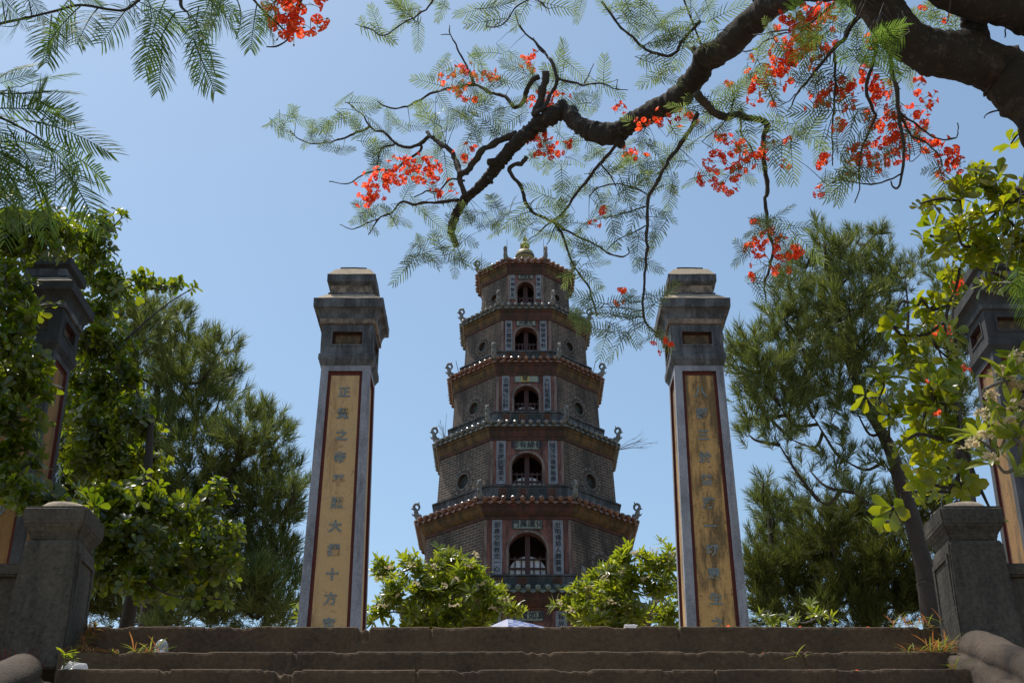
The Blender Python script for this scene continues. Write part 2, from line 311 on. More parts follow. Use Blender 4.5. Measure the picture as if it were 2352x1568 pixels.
# ------------------------------------------------------------------ stone steps
st_root = thing('stone_steps', 'broad flight of worn brown stone steps rising between two low posts', 'steps', (0, 8, -0.6))
STEPS = [(8.0, 0.0), (7.58, -0.258), (7.16, -0.455)]
while STEPS[-1][1] > -3.5: STEPS.append((STEPS[-1][0] - 0.42, STEPS[-1][1] - 0.18))
for i, (y, z) in enumerate(STEPS):
    zb = STEPS[i + 1][1] if i + 1 < len(STEPS) else -3.75
    yb = (STEPS[i - 1][0] + 0.02) if i else 8.6
    nx = 700 if i < 4 else 90; x0, x1 = (-2.66, 2.70) if i < 2 else (-2.5, 2.52)
    prof = [(0.0, zb - 0.02 - z), (0.0, (zb - z) * 0.6), (0.0, -0.1), (-0.003, -0.055), (-0.004, -0.02), (-0.001, -0.006), (0.006, -0.0005), (0.05, 0.003), (0.16, 0.0), (yb - y, 0.0)]
    V = []; Fc = []; npf = len(prof)
    chips = [(random.uniform(x0, x1), random.uniform(0.03, 0.11), random.uniform(0.005, 0.016) * (2.2 if random.random() < .12 else 1)) for _ in range(9)]
    joints = [x0 + (x1 - x0) * (q + random.uniform(-.06, .06)) for q in ((.22, .55, .83) if i % 2 else (.38, .7))]
    for j in range(nx + 1):
        x = x0 + (x1 - x0) * j / nx
        wz = 0.005 * noise.noise((x * 0.7, i * 7.3, 0)) + 0.0022 * noise.noise((x * 5, i * 3.1, 5)) + 0.0012 * noise.noise((x * 25, i, 9))
        ch = 0.035 * max(0, noise.noise((x * 2.1, i * 4.7, 1.3)) - 0.42) * (0.6 + abs(noise.noise((x * 14, i, 2)))) + 0.007 * max(0, noise.noise((x * 17, i * 2.7, 8)) - .3)
        for cx, cw, cdp in chips:
            if abs(x - cx) < cw: ch = max(ch, cdp * min(1, 3 * (1 - abs(x - cx) / cw)) * (0.75 + 0.6 * noise.noise((x * 30, i, 2))))
        jt = min(abs(x - c) for c in joints)
        if jt < 0.008: ch = max(ch, 0.012)
        for k, (dy, dz) in enumerate(prof):
            e = 1 if 2 < k < 8 else 0
            rg = 0.005 * noise.noise((x * 3, (z + dz) * 9, i * 5)) + 0.004 * noise.noise((x * 22, (z + dz) * 22, i))
            V.append((x, y + dy + (rg if k < npf - 1 else 0) + (ch * 0.9 if 3 <= k <= 6 else 0), z + dz + (wz if k > 1 else 0) - (ch if 3 <= k <= 7 else 0)))
    for j in range(nx):
        for k in range(npf - 1): Fc.append((j * npf + k, (j + 1) * npf + k, (j + 1) * npf + k + 1, j * npf + k + 1))
    b = MB(); b.add(V, Fc); shift(b.build('step', M['stone'], st_root), st_root)

# ------------------------------------------------------------------ newel posts, low walls, curbs
def rough_mesh(me, amp, freq, sub=0):
    bm = bmesh.new(); bm.from_mesh(me); bmesh.ops.remove_doubles(bm, verts=bm.verts, dist=1e-4)
    bmesh.ops.bevel(bm, geom=bm.edges[:], offset=0.012, segments=2, affect='EDGES', clamp_overlap=True)
    if sub: bmesh.ops.subdivide_edges(bm, edges=bm.edges[:], cuts=sub, use_grid_fill=True)
    for v in bm.verts: v.co += v.normal * (amp * noise.noise(v.co * freq) + 0.4 * amp * noise.noise(v.co * freq * 4))
    bm.to_mesh(me); bm.free(); me.update(); return me
def newel(x, label):
    root = thing('newel_post', label, 'post', (x, 7.8, -0.35), 'low posts at the head of the steps')
    b = MB(); b.loft([(0.186, -0.35), (0.186, 0.0), (0.182, 0.02), (0.17, 0.425), (0.153, 0.45)], cx=x, cy=7.8)
    me = rough_mesh(b.mesh('post_body', M['poststone']), 0.006, 5, 3); shift(link('post_body', me, root), root)
    # recessed field framed on the side towards the steps
    s_ = 1 if x < 0 else -1
    b = MB(); xs = x + s_ * 0.174
    fr = [(7.65, 7.68, -0.2, 0.36), (7.92, 7.95, -0.2, 0.36), (7.68, 7.92, 0.33, 0.36), (7.68, 7.92, -0.2, -0.17)]
    for y0, y1, z0, z1 in fr: b.box(min(xs - s_ * 0.02, xs + s_ * 0.012), max(xs - s_ * 0.02, xs + s_ * 0.012), y0, y1, z0, z1)
    shift(b.build('side_frame', M['poststone'], root), root)
    b = MB(); b.loft([(0.145, 0.44), (0.15, 0.47), (0.168, 0.505), (0.19, 0.535), (0.196, 0.56), (0.196, 0.645), (0.18, 0.66)], cx=x, cy=7.8)
    me = rough_mesh(b.mesh('post_cap', M['poststone']), 0.007, 6, 2); cp = shift(link('post_cap', me, root), root)
    b = MB(); b.lathe([(0.18, -0.01), (0.172, 0.018), (0.14, 0.045), (0.07, 0.06), (0.001, 0.063)], (x, 7.8, 0.656), 20)
    o = b.build('cap_mound', M['mound'], cp, smooth=True); o.location = (0, 0, 0)
    return root
newel(-2.83, 'squat stained grey stone post with broad cap, beside the white plastic bag')
newel(2.85, 'squat stained grey stone post with broad cap, beside the sunlit rolled curb')
def lowwall(x0, x1, label):
    root = thing('low_wall', label, 'wall', ((x0 + x1) / 2, 7.92, -0.4), 'low parapet walls along the terrace edge')
    b = MB(); b.box(x0, x1, 7.8, 8.06, -3.75, 0.25); shift(b.build('wall_body', M['poststone'], root), root)
    b = MB(); b.box(x0, x1, 7.76, 8.1, 0.252, 0.335); me = rough_mesh(b.mesh('coping', M['poststone']), 0.006, 4, 3); shift(link('coping', me, root), root)
lowwall(-14, -3.0, 'dark grey parapet wall running off from the post by the plastic bag')
lowwall(3.0, 14, 'dark grey parapet wall running off from the post by the rolled curb')
def curb(s_, y0, zc, label):
    root = thing('stair_curb', label, 'stair curb', (s_ * 2.75, y0, zc - 0.3), 'rolled stone curbs flanking the steps')
    prof = [(2.47, -3.2), (2.47, -0.31), (2.475, -0.29), (2.49, -0.28), (2.57, -0.275), (2.585, -0.26), (2.59, -0.17), (2.61, -0.15), (2.65, -0.145), (2.665, -0.12)]
    prof += [(2.79 - 0.13 * math.cos(t), -0.12 + 0.12 * math.sin(t)) for t in np.linspace(0.1, math.pi - 0.1, 11)]
    prof += [(2.93, -0.13), (3.02, -0.15), (3.03, -0.3), (3.03, -3.2)]
    V = []; Fc = []; n = 46; npf = len(prof); cut = 0.42
    for j in range(n + 1):
        yy = y0 - 6.0 * (j / n) ** 1.3; zz = zc - (y0 - yy) * cut
        for x, dz in prof:
            x -= 0.12 if s_ < 0 else 0.07
            if dz < -3: z = -3.76
            else: z = zz + dz
            p = Vector((x * s_, yy, z)); e = 0.012 * noise.noise(p * 4) + 0.006 * noise.noise(p * 13)
            V.append((p.x + e, p.y + (0.03 * noise.noise(p * 5) if j == 0 else 0), p.z + e))
    for j in range(n):
        for k in range(npf - 1): Fc.append((j * npf + k, j * npf + k + 1, (j + 1) * npf + k + 1, (j + 1) * npf + k))
    Fc.append(tuple(range(npf))); Fc.append(tuple(n * npf + k for k in range(npf)))
    b = MB(); b.add(V, Fc); shift(b.build('rolled_coping', M['curbstone'], root, smooth=True), root)
curb(1, 7.5, -0.15, 'sandy stone curb with rounded top in dappled sun, at the foot of a stained post')
curb(-1, 7.05, -0.40, 'rounded sandy stone curb beside the white plastic bag and red incense sticks')

# ------------------------------------------------------------------ gate pillars
ZS0, ZS1, HW0, HW1 = 0.9, 6.46, 0.452, 0.369
M['ochre_shade'] = plaster('shade_toned_ochre', (0.32, 0.175, 0.062), (0.25, 0.145, 0.06), (0.06, 0.045, 0.03), (0.48, 0.64), 2.4, True, 0.9, 0.25, 0.35, (9, 0.6, (0.08, 0.055, 0.035)))  # darker ochre: shade on the outer panels painted into the colour
def pillar_parts():
    out = {}
    hw = lambda z: HW0 + (HW1 - HW0) * (z - ZS0) / (ZS1 - ZS0)
    zb, zt = 1.15, 6.37
    fr = MB(); bd = MB(); pn = MB(); fr.loft([(0.56, 0), (0.56, 0.62), (0.5, 0.68), (0.5, 0.8), (HW0, 0.9)], cap=False)
    for q in range(4):
        def P(u, z, d, q=q):
            h = hw(z); x, y = u * h, -(h - d)
            for _ in range(q): x, y = -y, x
            return (x, y, z)
        a, b_ = 0.69, 0.575; N = 14
        zz = [ZS0] + list(np.linspace(zb, zt, N)) + [ZS1]
        for z0, z1 in zip(zz[:-1], zz[1:]):
            if z0 < zb - 1e-6 or z1 > zt + 1e-6: fr.quad([P(-1, z0, 0), P(1, z0, 0), P(1, z1, 0), P(-1, z1, 0)])
            else:
                fr.quad([P(-1, z0, 0), P(-a, z0, 0), P(-a, z1, 0), P(-1, z1, 0)]); fr.quad([P(a, z0, 0), P(1, z0, 0), P(1, z1, 0), P(a, z1, 0)])
        for u in (-a, a):
            bd.quad([P(u, zb, 0), P(u * 0.985, zb, 0.035), P(u * 0.985, zt, 0.035), P(u, zt, 0)])
            bd.quad([P(u * 0.985, zb, 0.035), P(u / a * b_, zb + 0.06, 0.035), P(u / a * b_, zt - 0.06, 0.035), P(u * 0.985, zt, 0.035)])
        for z, zi in ((zb, zb + 0.06), (zt, zt - 0.06)):
            bd.quad([P(-a, z, 0), P(a, z, 0), P(a * 0.985, z, 0.035), P(-a * 0.985, z, 0.035)])
            bd.quad([P(-a * 0.985, z, 0.035), P(a * 0.985, z, 0.035), P(b_, zi, 0.035), P(-b_, zi, 0.035)])
        pn.quad([P(-b_, zb + 0.06, 0.0375), P(b_, zb + 0.06, 0.0375), P(b_, zt - 0.06, 0.0375), P(-b_, zt - 0.06, 0.0375)])
    out['shaft'] = fr.mesh('shaft', M['slate']); out['border'] = bd.mesh('border', M['oxblood'])
    out['panel'] = pn.mesh('inscription_panel', M['ochre']); out['panel_worn'] = pn.mesh('inscription_panel', M['ochre_worn'])
    c = MB()   # capital: fillet, frieze with a sunk field on each side, cavetto, cornice
    c.loft([(0.369, 6.46), (0.405, 6.53), (0.42, 6.555), (0.42, 6.64), (0.4, 6.655)], cap=False)
    f0, f1, h = 6.655, 7.15, 0.4; wz0, wz1, wu = 6.80, 7.02, 0.225
    rec = MB()
    for q in range(4):
        def P(x, z, d, q=q):
            y = -(h - d)
            for _ in range(q): x, y = -y, x
            return (x, y, z)
        c.quad([P(-h, f0, 0), P(h, f0, 0), P(h, wz0, 0), P(-h, wz0, 0)]); c.quad([P(-h, wz1, 0), P(h, wz1, 0), P(h, f1, 0), P(-h, f1, 0)])
        c.quad([P(-h, wz0, 0), P(-wu, wz0, 0), P(-wu, wz1, 0), P(-h, wz1, 0)]); c.quad([P(wu, wz0, 0), P(h, wz0, 0), P(h, wz1, 0), P(wu, wz1, 0)])
        A = [(-wu, wz0), (wu, wz0), (wu, wz1), (-wu, wz1)]; d = 0.075
        for i in range(4):
            (x0, z0), (x1, z1) = A[i], A[(i + 1) % 4]
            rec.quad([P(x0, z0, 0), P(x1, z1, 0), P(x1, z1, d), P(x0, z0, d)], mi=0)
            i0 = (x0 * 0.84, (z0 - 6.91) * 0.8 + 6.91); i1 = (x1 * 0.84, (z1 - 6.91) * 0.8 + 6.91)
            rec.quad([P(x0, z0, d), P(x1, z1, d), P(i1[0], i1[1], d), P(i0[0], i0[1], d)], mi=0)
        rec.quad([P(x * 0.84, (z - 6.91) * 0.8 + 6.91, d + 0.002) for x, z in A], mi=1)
        # raised frame round the field
        for x0, x1, z0, z1 in ((-wu - 0.03, wu + 0.03, wz1, wz1 + 0.03), (-wu - 0.03, wu + 0.03, wz0 - 0.03, wz0), (-wu - 0.03, -wu, wz0, wz1), (wu, wu + 0.03, wz0, wz1)):
            c.quad([P(x0, z0, -0.012), P(x1, z0, -0.012), P(x1, z1, -0.012), P(x0, z1, -0.012)])
            c.quad([P(x0, z0, 0), P(x1, z0, 0), P(x1, z0, -0.012), P(x0, z0, -0.012)]); c.quad([P(x0, z1, 0), P(x1, z1, 0), P(x1, z1, -0.012), P(x0, z1, -0.012)])
            c.quad([P(x0, z0, 0), P(x0, z1, 0), P(x0, z1, -0.012), P(x0, z0, -0.012)]); c.quad([P(x1, z0, 0), P(x1, z1, 0), P(x1, z1, -0.012), P(x1, z0, -0.012)])
    cav = [(0.435 + 0.095 * (1 - math.cos(t)), 7.235 + 0.155 * math.sin(t)) for t in np.linspace(0.15, math.pi / 2, 7)]
    prof = [(0.4, 7.15), (0.43, 7.152), (0.432, 7.225)] + cav + [(0.532, 7.395), (0.536, 7.54), (0.5, 7.56), (0.365, 7.69), (0.35, 7.7), (0.35, 7.735), (0.315, 7.745)]
    c.loft(prof, cap=False, seg=[1, 1, 0] + [0] * 6 + [0, 0, 2, 2, 0, 0, 0])
    prof2 = [(0.315, 7.745), (0.31, 7.88), (0.325, 7.893), (0.35, 7.908), (0.375, 7.925), (0.38, 8.05), (0.36, 8.066), (0.27, 8.2), (0.212, 8.235), (0.208, 8.237), (0.205, 8.268)]
    c.loft(prof2, cap=True, seg=[1, 0, 0, 0, 0, 2, 2, 2, 0, 0])
    out['capital'] = c.mesh('capital', [M['slate_dirty'], M['peach'], M['captop']])
    bm = bmesh.new(); bm.from_mesh(out['capital']); bmesh.ops.remove_doubles(bm, verts=bm.verts, dist=1e-4)
    bmesh.ops.subdivide_edges(bm, edges=[e for e in bm.edges if e.calc_length() > 0.3], cuts=9, use_grid_fill=True)
    for v in bm.verts: v.co += Vector((noise.noise(v.co * 7), noise.noise(v.co * 7 + Vector((9, 0, 0))), noise.noise(v.co * 6 + Vector((0, 9, 0))))) * 0.006
    bm.to_mesh(out['capital']); bm.free()
    out['panel_dark'] = out['panel'].copy(); out['panel_dark'].materials[0] = M['ochre_shade']
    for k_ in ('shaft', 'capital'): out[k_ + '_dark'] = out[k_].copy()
    out['shaft_dark'].materials[0] = M['slate_shade']; out['capital_dark'].materials[0] = M['cap_shade']; out['capital_dark'].materials[1] = M['slate_dirty']  # dark copies carry painted tree shade for the outer pillars
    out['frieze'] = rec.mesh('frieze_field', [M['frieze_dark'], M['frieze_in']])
    return out
PP = pillar_parts()
def pillar(x, yfront, sc, zsc, text, worn, label, dark=''):
    root = thing('gate_pillar', label, 'pillar', (x, yfront + 0.43 * sc, 0), 'gate pillars in a row at the top of the steps')
    root.scale = (sc, sc, zsc)
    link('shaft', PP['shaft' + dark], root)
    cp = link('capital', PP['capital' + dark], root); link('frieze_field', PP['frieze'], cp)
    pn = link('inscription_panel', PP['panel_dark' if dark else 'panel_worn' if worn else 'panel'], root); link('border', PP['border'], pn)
    # characters, one mesh
    b = MB(); n = len(text)
    lean = math.atan((HW0 - HW1) / (ZS1 - ZS0))
    b = bmesh.new()
    for i, ch in enumerate(text):
        z = 6.02 - 0.352 * i
        h = HW0 + (HW1 - HW0) * (z - ZS0) / (ZS1 - ZS0)
        me = text_mesh(ch, 0.182, m=M['mosaic'], extrude=0.006, bold=0.006)
        k = bmesh.new(); k.from_mesh(me)
        bmesh.ops.transform(k, matrix=Matrix.Translation((0, -(h - 0.0375) - 0.004, z)) @ Matrix.Rotation(R(90) - lean, 4, 'X'), verts=k.verts)
        tmp = bpy.data.meshes.new('t'); k.to_mesh(tmp); k.free(); b.from_mesh(tmp); bpy.data.meshes.remove(tmp)
    me = bpy.data.meshes.new('lettering'); b.to_mesh(me); b.free(); me.materials.append(M['mosaic']); link('lettering', me, pn)
pillar(-2.513, 17.5, 1, 1, '正覺之帝平照大擢十方定', False, 'tall grey pillar with clean ochre panel of characters, left of the pagoda')
pillar(2.822, 17.5, 1, 1, '八部三於普濟一切眾生之', True, 'tall grey pillar with blackened ochre panel of characters, right of the pagoda')
pillar(-6.93, 16.5, 1.0, 0.965, '法雨慈雲同沾沙界諸天仰', False, 'tall tree-shaded grey pillar half hidden by a glossy dark green tree', '_dark')
pillar(7.25, 16.5, 1.0, 0.96, '佛日增輝永鎮山門萬古春', True, 'tall tree-shaded pillar behind yellow-green branches and white blossoms', '_dark')

# ------------------------------------------------------------------ pagoda
TX, TY = 0.44, 38.0
pag = thing('pagoda', 'tall octagonal dark brick pagoda with tiled eaves stacked in seven storeys', 'pagoda', (TX, TY, 0))
T22 = math.tan(R(22.5))
def cor(s, z, k):
    r = s * 1.30656; th = R(-112.5 + 45 * k); return Vector((TX + r * math.cos(th), TY + r * math.sin(th), z))
class Face:
    def __init__(f, k, s0, z0, s1, z1):
        f.n = Vector((math.cos(R(-90 + 45 * k)), math.sin(R(-90 + 45 * k)), 0)); f.t = Vector((-f.n.y, f.n.x, 0))
        f.a0, f.a1, f.z0, f.h, f.s0, f.s1 = s0 * 1.20711, s1 * 1.20711, z0, z1 - z0, s0, s1
    def P(f, u, v, d=0.0):
        a = f.a0 + (f.a1 - f.a0) * v / f.h; return Vector((TX, TY, f.z0 + v)) + f.n * (a + d) + f.t * u
    def outer(f): return [(-f.s0 / 2, 0), (f.s0 / 2, 0), (f.s1 / 2, f.h), (-f.s1 / 2, f.h)]
    def sheet(f, mb, outer, holes=(), d=0.0, mi=0):
        polys = [[Vector((u, v, 0)) for u, v in p] for p in [outer] + list(holes)]
        flat = [p for q in polys for p in q]
        for tri in tessellate_polygon(polys):
            pts = [flat[i] for i in tri]
            if (pts[1] - pts[0]).cross(pts[2] - pts[0]).z < 0: pts.reverse()
            mb.quad([f.P(p.x, p.y, d) for p in pts], [(p.x + 40, p.y + f.z0) for p in pts], mi)
    def reveal(f, mb, loop, d0, d1, mi=0):
        for i in range(len(loop)):
            a, b = loop[i], loop[(i + 1) % len(loop)]
            mb.quad([f.P(*a, d0), f.P(*b, d0), f.P(*b, d1), f.P(*a, d1)], [(0, 0), (.1, 0), (.1, .1), (0, .1)], mi)
    def bar(f, mb, u0, u1, v0, v1, d0, d1, mi=0):
        v = [f.P(u, w, d) for d in (d0, d1) for w in (v0, v1) for u in (u0, u1)]
        mb.add(v, [(0, 2, 3, 1), (4, 5, 7, 6), (0, 1, 5, 4), (2, 6, 7, 3), (0, 4, 6, 2), (1, 3, 7, 5)], mi)
def arch(w, h, v0=0.02, n=14):
    r = w / 2; p = [(-r, v0), (r, v0)]
    return p + [(r * math.cos(t), v0 + h - r + r * math.sin(t)) for t in np.linspace(0, math.pi, n)]
def circle(c, r, n=24): return [(c[0] + r * math.cos(t), c[1] + r * math.sin(t)) for t in np.linspace(0, 2 * math.pi, n, endpoint=False)]
def ring_oct(mb, prof, mfront=0, mside=0):
    """octagonal moulding; prof is a list of (apothem, z)"""
    for k in range(8):
        for (a0, z0), (a1, z1) in zip(prof[:-1], prof[1:]):
            s0, s1 = a0 / 1.20711, a1 / 1.20711
            p = [cor(s0, z0, k), cor(s0, z0, k + 1), cor(s1, z1, k + 1), cor(s1, z1, k)]
            mb.quad(p, [(0, z0), (s0, z0), (s1, z1), (0, z1)], mfront if k == 0 else mside)
TIER = [  # band z, side at band, eave z, side at eave, floor z, arch w,h, couplet offset,w,h, board w,h, tiles, tile kind, texts
 dict(zb=4.75, sb=3.0, ze=5.2, se=3.3, zf=0.9, aw=1.2, ah=2.0, co=.95, cw=.3, ch=2.0, bw=.8, bh=.3, nt=12, tile='tile_orange', L='佛法無邊廣大心', Rr='國泰民安天下春', B='門法大佛', wr=.3),
 dict(zb=7.42, sb=2.73, ze=7.86, se=3.0, zf=5.75, aw=1.12, ah=1.15, co=.9, cw=.29, ch=1.5, bw=.78, bh=.26, nt=11, tile='tile_green', L='寶塔凌雲鎮帝京', Rr='祥光普照護山河', B='塔寶如真', wr=.28),
 dict(zb=10.13, sb=2.47, ze=10.54, se=2.70, zf=8.43, aw=1.07, ah=1.25, co=.86, cw=.27, ch=1.58, bw=.78, bh=.25, nt=10, tile='tile_orange', L='即是空制教定一心', Rr='世明佛前人歸萬善', B='門萬運化', wr=.26),
 dict(zb=12.70, sb=2.175, ze=13.10, se=2.32, zf=11.2, aw=.90, ah=1.04, co=.76, cw=.25, ch=1.33, bw=.68, bh=.26, nt=10, tile='tile_grey', L='般若經文極樂天', Rr='恒河沙福南無佛', B='契有緣善', wr=.24),
 dict(zb=15.01, sb=1.85, ze=15.40, se=1.99, zf=13.7, aw=.76, ah=.90, co=.63, cw=.2, ch=1.14, bw=.7, bh=.2, nt=9, tile='tile_orange', L='古帝增佑優齡', Rr='大衍延完香願', B='佛常住界', wr=.21),
 dict(zb=17.085, sb=1.585, ze=17.46, se=1.705, zf=15.9, aw=.71, ah=.88, co=.54, cw=.19, ch=1.02, bw=.58, bh=.16, nt=8, tile='tile_grey', L='慧日圓無你', Rr='慈悲原有契', B='光寶天', wr=.17),
 dict(zb=19.04, sb=1.175, ze=19.41, se=1.30, zf=17.86, aw=.54, ah=.84, co=.42, cw=.145, ch=.86, bw=.44, bh=.13, nt=6, tile='tile_orange', L='光明無上', Rr='清淨一如', B='天在自', wr=.13),
]
def finial_mesh():
    b = MB(); X = lambda r, z: Vector((r, 0, z))
    p, rr = smoothpath([X(-0.55, 0.0), X(-0.25, -0.01), X(0.0, 0.03), (0.13, 0, 0.13), (0.17, 0, 0.27)], [0.06, 0.07, 0.085, 0.075, 0.05]); b.tube(p, rr, 7)
    ring = [(0.155 + 0.075 * math.cos(t), 0, 0.36 + 0.085 * math.sin(t)) for t in np.linspace(-1.6, 4.2, 14)]
    b.tube(ring, [0.045 - 0.0015 * i for i in range(14)], 6)
    b.tube([(0.17, 0, 0.26), (0.26, 0, 0.3), (0.3, 0, 0.28)], [0.035, 0.025, 0.01], 5)      # beak
    b.tube([(0.13, 0, 0.16), (0.23, 0, 0.12), (0.27, 0, 0.16)], [0.035, 0.025, 0.01], 5)
    b.tube([(0.12, 0, 0.43), (0.1, 0, 0.52)], [0.03, 0.008], 5)
    b.tube([(0.0, 0, 0.06), (0.02, 0, 0.16), (0.06, 0, 0.2)], [0.03, 0.022, 0.008], 5)
    return b.mesh('hip_finial', M['finial'], smooth=True)
FIN = finial_mesh()
def upright(f, me, parent, u, v, d):
    """lay a lettering mesh on a face of the tower"""
    o = link('lettering', me, parent); tilt = math.atan2(f.a0 - f.a1, f.h)
    o.matrix_basis = Matrix.Translation(f.P(u, v, d) - Vector((TX, TY, 0))) @ Matrix.Rotation(R(90) - tilt, 4, 'X'); return o
for ti, t in enumerate(TIER):
    z0, z1, s1 = t['zf'], t['zb'] + 0.03, t['sb']; s0 = s1 * 1.028
    root = pag; h = z1 - z0
    F8 = [Face(k, s0, z0, s1, z1) for k in range(8)]
    wall = MB(); A = arch(t['aw'], t['ah'])
    wc = (0, h * (0.29 if ti < 4 else 0.33 if ti == 4 else 0.40))
    for k in range(1, 8):
        f = F8[k]
        if k == 4: f.sheet(wall, f.outer(), [A]); f.reveal(wall, A, 0, -0.3)
        else: cc = circle(wc, t['wr']); f.sheet(wall, f.outer(), [cc]); f.reveal(wall, cc, 0, -0.16)
    wo = shift(wall.build('brick_wall', M['brick'], root), root)
    for k in (1, 7, 2, 6, 3, 5):   # round window: black disc painted as the hole's darkness, lattice before it, ring of radiating bricks
        f = F8[k]; b = MB(); r = t['wr']
        nb = 26; r0, r1 = r * 1.05, r * 1.72
        for i in range(nb):
            a0, a1 = 2 * math.pi * (i + 0.2) / nb, 2 * math.pi * (i + 0.8) / nb
            q = [(r0, a0), (r1 * (1 if i % 2 else .9), a0), (r1 * (1 if i % 2 else .9), a1), (r0, a1)]; q = [(wc[0] + rr * math.cos(a), wc[1] + rr * math.sin(a)) for rr, a in q]
            b.quad([f.P(u, v, 0.022) for u, v in q], mi=0)
            for j in range(4): b.quad([f.P(*q[j], 0.0), f.P(*q[(j + 1) % 4], 0.0), f.P(*q[(j + 1) % 4], 0.022), f.P(*q[j], 0.022)], mi=0)
        e0, e1 = circle(wc, r * 1.04, 26), circle(wc, r * 1.76, 26)
        for j in range(26): b.quad([f.P(*e0[j], 0.008), f.P(*e1[j], 0.008), f.P(*e1[(j + 1) % 26], 0.008), f.P(*e0[(j + 1) % 26], 0.008)], mi=3)
        c0, c1 = circle(wc, r * 1.0, 24), circle(wc, r * 1.1, 24)
        for j in range(24): b.quad([f.P(*c0[j], 0.028), f.P(*c0[(j + 1) % 24], 0.028), f.P(*c1[(j + 1) % 24], 0.028), f.P(*c1[j], 0.028)], mi=1)
        f.sheet(b, circle(wc, r * 1.0, 24), d=-0.155, mi=2)
        o = shift(b.build('round_window', [M['brick_ring'], M['finial'], M['iron'], M['ring_mortar']], wo), root); o.location = (0, 0, 0)
        b = MB(); m_ = 3 if ti == 6 else 4
        for a in np.linspace(0, math.pi, m_, endpoint=False):
            ca, sa = math.cos(a), math.sin(a)
            b.tube([f.P(wc[0] - r * ca, wc[1] - r * sa, -0.11), f.P(wc[0] + r * ca, wc[1] + r * sa, -0.11)], [0.018, 0.018], 4)
        for rr in (0.45, 0.75): b.tube([f.P(*p, -0.11) for p in circle(wc, r * rr, 16)] + [f.P(*circle(wc, r * rr, 16)[0], -0.11)], [0.016] * 17, 4)
        o = b.build('window_lattice', M['terracotta_lattice'] if ti == 6 else M['lattice'], wo)
    # plastered front with its arched opening
    f = F8[0]; b = MB(); f.sheet(b, f.outer(), [A]); f.reveal(b, A, 0, -0.32)
    fp = shift(b.build('front_panel', M['red'], root), root)
    b = MB()   # pale mouldings: edge pilasters, arch band, frames
    for s_ in (-1, 1): f.bar(b, s_ * (s1 / 2 - 0.045) - 0.04, s_ * (s1 / 2 - 0.045) + 0.04, 0.0, h - 0.1, 0.0, 0.025)
    A2 = arch(t['aw'] + 0.14, t['ah'] + 0.07)
    for i in range(2, len(A) - 1):
        q = [A[i], A[i + 1], A2[i + 1], A2[i]]; b.quad([f.P(u, v, 0.022) for u, v in q]); b.quad([f.P(*A2[i], 0.022), f.P(*A2[i + 1], 0.022), f.P(*A2[i + 1], 0), f.P(*A2[i], 0)])
        b.quad([f.P(*A[i], 0.022), f.P(*A[i + 1], 0.022), f.P(*A[i + 1], 0), f.P(*A[i], 0)])
    for s_ in (-1, 1): f.bar(b, s_ * t['aw'] / 2 + (0 if s_ > 0 else -.07), s_ * t['aw'] / 2 + (.07 if s_ > 0 else 0), 0.02, t['ah'] - t['aw'] / 2 + .02, 0, 0.022)
    b.build('front_moulding', M['plaster_pale'], fp)
    for s_, txt in ((-1, t['L']), (1, t['Rr'])):
        b = MB(); u = s_ * t['co']; vt = h - 0.12; vb = vt - t['ch']; cw = t['cw'] / 2
        cw *= .9; f.bar(b, u - cw, u + cw, vb, vt, 0.001, 0.018, 0)
        for q in ((u - cw - .022, u - cw, vb, vt), (u + cw, u + cw + .022, vb, vt), (u - cw - .022, u + cw + .022, vt, vt + .022), (u - cw - .022, u + cw + .022, vb - .022, vb)): f.bar(b, *q, 0.001, 0.035, 1)
        o = b.build('couplet_board', [M['panelgrey'], M['slate']], fp)
        n = len(txt); stp = (t['ch'] - 0.1) / n
        bb = bmesh.new()
        for i, ch in enumerate(txt):
            me = text_mesh(ch, min(stp * 0.95, t['cw'] * 0.84), m=M['ink'], extrude=0.004, bold=0.003)
            k = bmesh.new(); k.from_mesh(me); bmesh.ops.transform(k, matrix=Matrix.Translation((0, -(i - (n - 1) / 2) * stp, 0)), verts=k.verts)
            tmp = bpy.data.meshes.new('t'); k.to_mesh(tmp); k.free(); bb.from_mesh(tmp); bpy.data.meshes.remove(tmp)
        me = bpy.data.meshes.new('lettering'); bb.to_mesh(me); bb.free(); me.materials.append(M['ink'])
        o = upright(f, me, fp, u, (vt + vb) / 2, 0.022); o.location += Vector((TX, TY, 0))
    b = MB(); vt = h - 0.1; vb = vt - t['bh']
    f.bar(b, -t['bw'] / 2, t['bw'] / 2, vb, vt, 0.001, 0.02, 0)
    for q in ((-t['bw'] / 2 - .03, -t['bw'] / 2, vb, vt), (t['bw'] / 2, t['bw'] / 2 + .03, vb, vt), (-t['bw'] / 2 - .03, t['bw'] / 2 + .03, vb - .025, vb)): f.bar(b, *q, 0.001, 0.035, 1)
    if ti == 4: f.bar(b, -0.16, 0.08, vb + .003, vt - .003, 0.018, 0.023, 2)
    b.build('name_board', [M['boardgreen'], M['slate_dirty'], M['boardyellow']], fp)
    me = text_mesh(t['B'] if ti != 4 else '常', t['bh'] * 0.92, spacing=1.0, m=M['ink'], extrude=0.004, bold=0.003)
    o = upright(f, me, fp, 0 if ti != 4 else -0.04, (vt + vb) / 2, 0.027); o.location += Vector((TX, TY, 0))
    # wooden door lattice behind the arch, pale half-round panel low behind it
    b = MB(); w, ah = t['aw'], t['ah']; d0, d1 = -0.28, -0.22
    f.bar(b, -0.07, 0.07, 0.02, ah, d0, d1)
    for u in (-.66, -.33, .33, .66): f.bar(b, u * w / 2 - .018, u * w / 2 + .018, 0.02, ah * 0.5, d0, d1)
    for v in (0.02, 0.2, 0.42): f.bar(b, -w / 2, w / 2, v * ah, v * ah + 0.045, d0 + .006, d1 - .006)
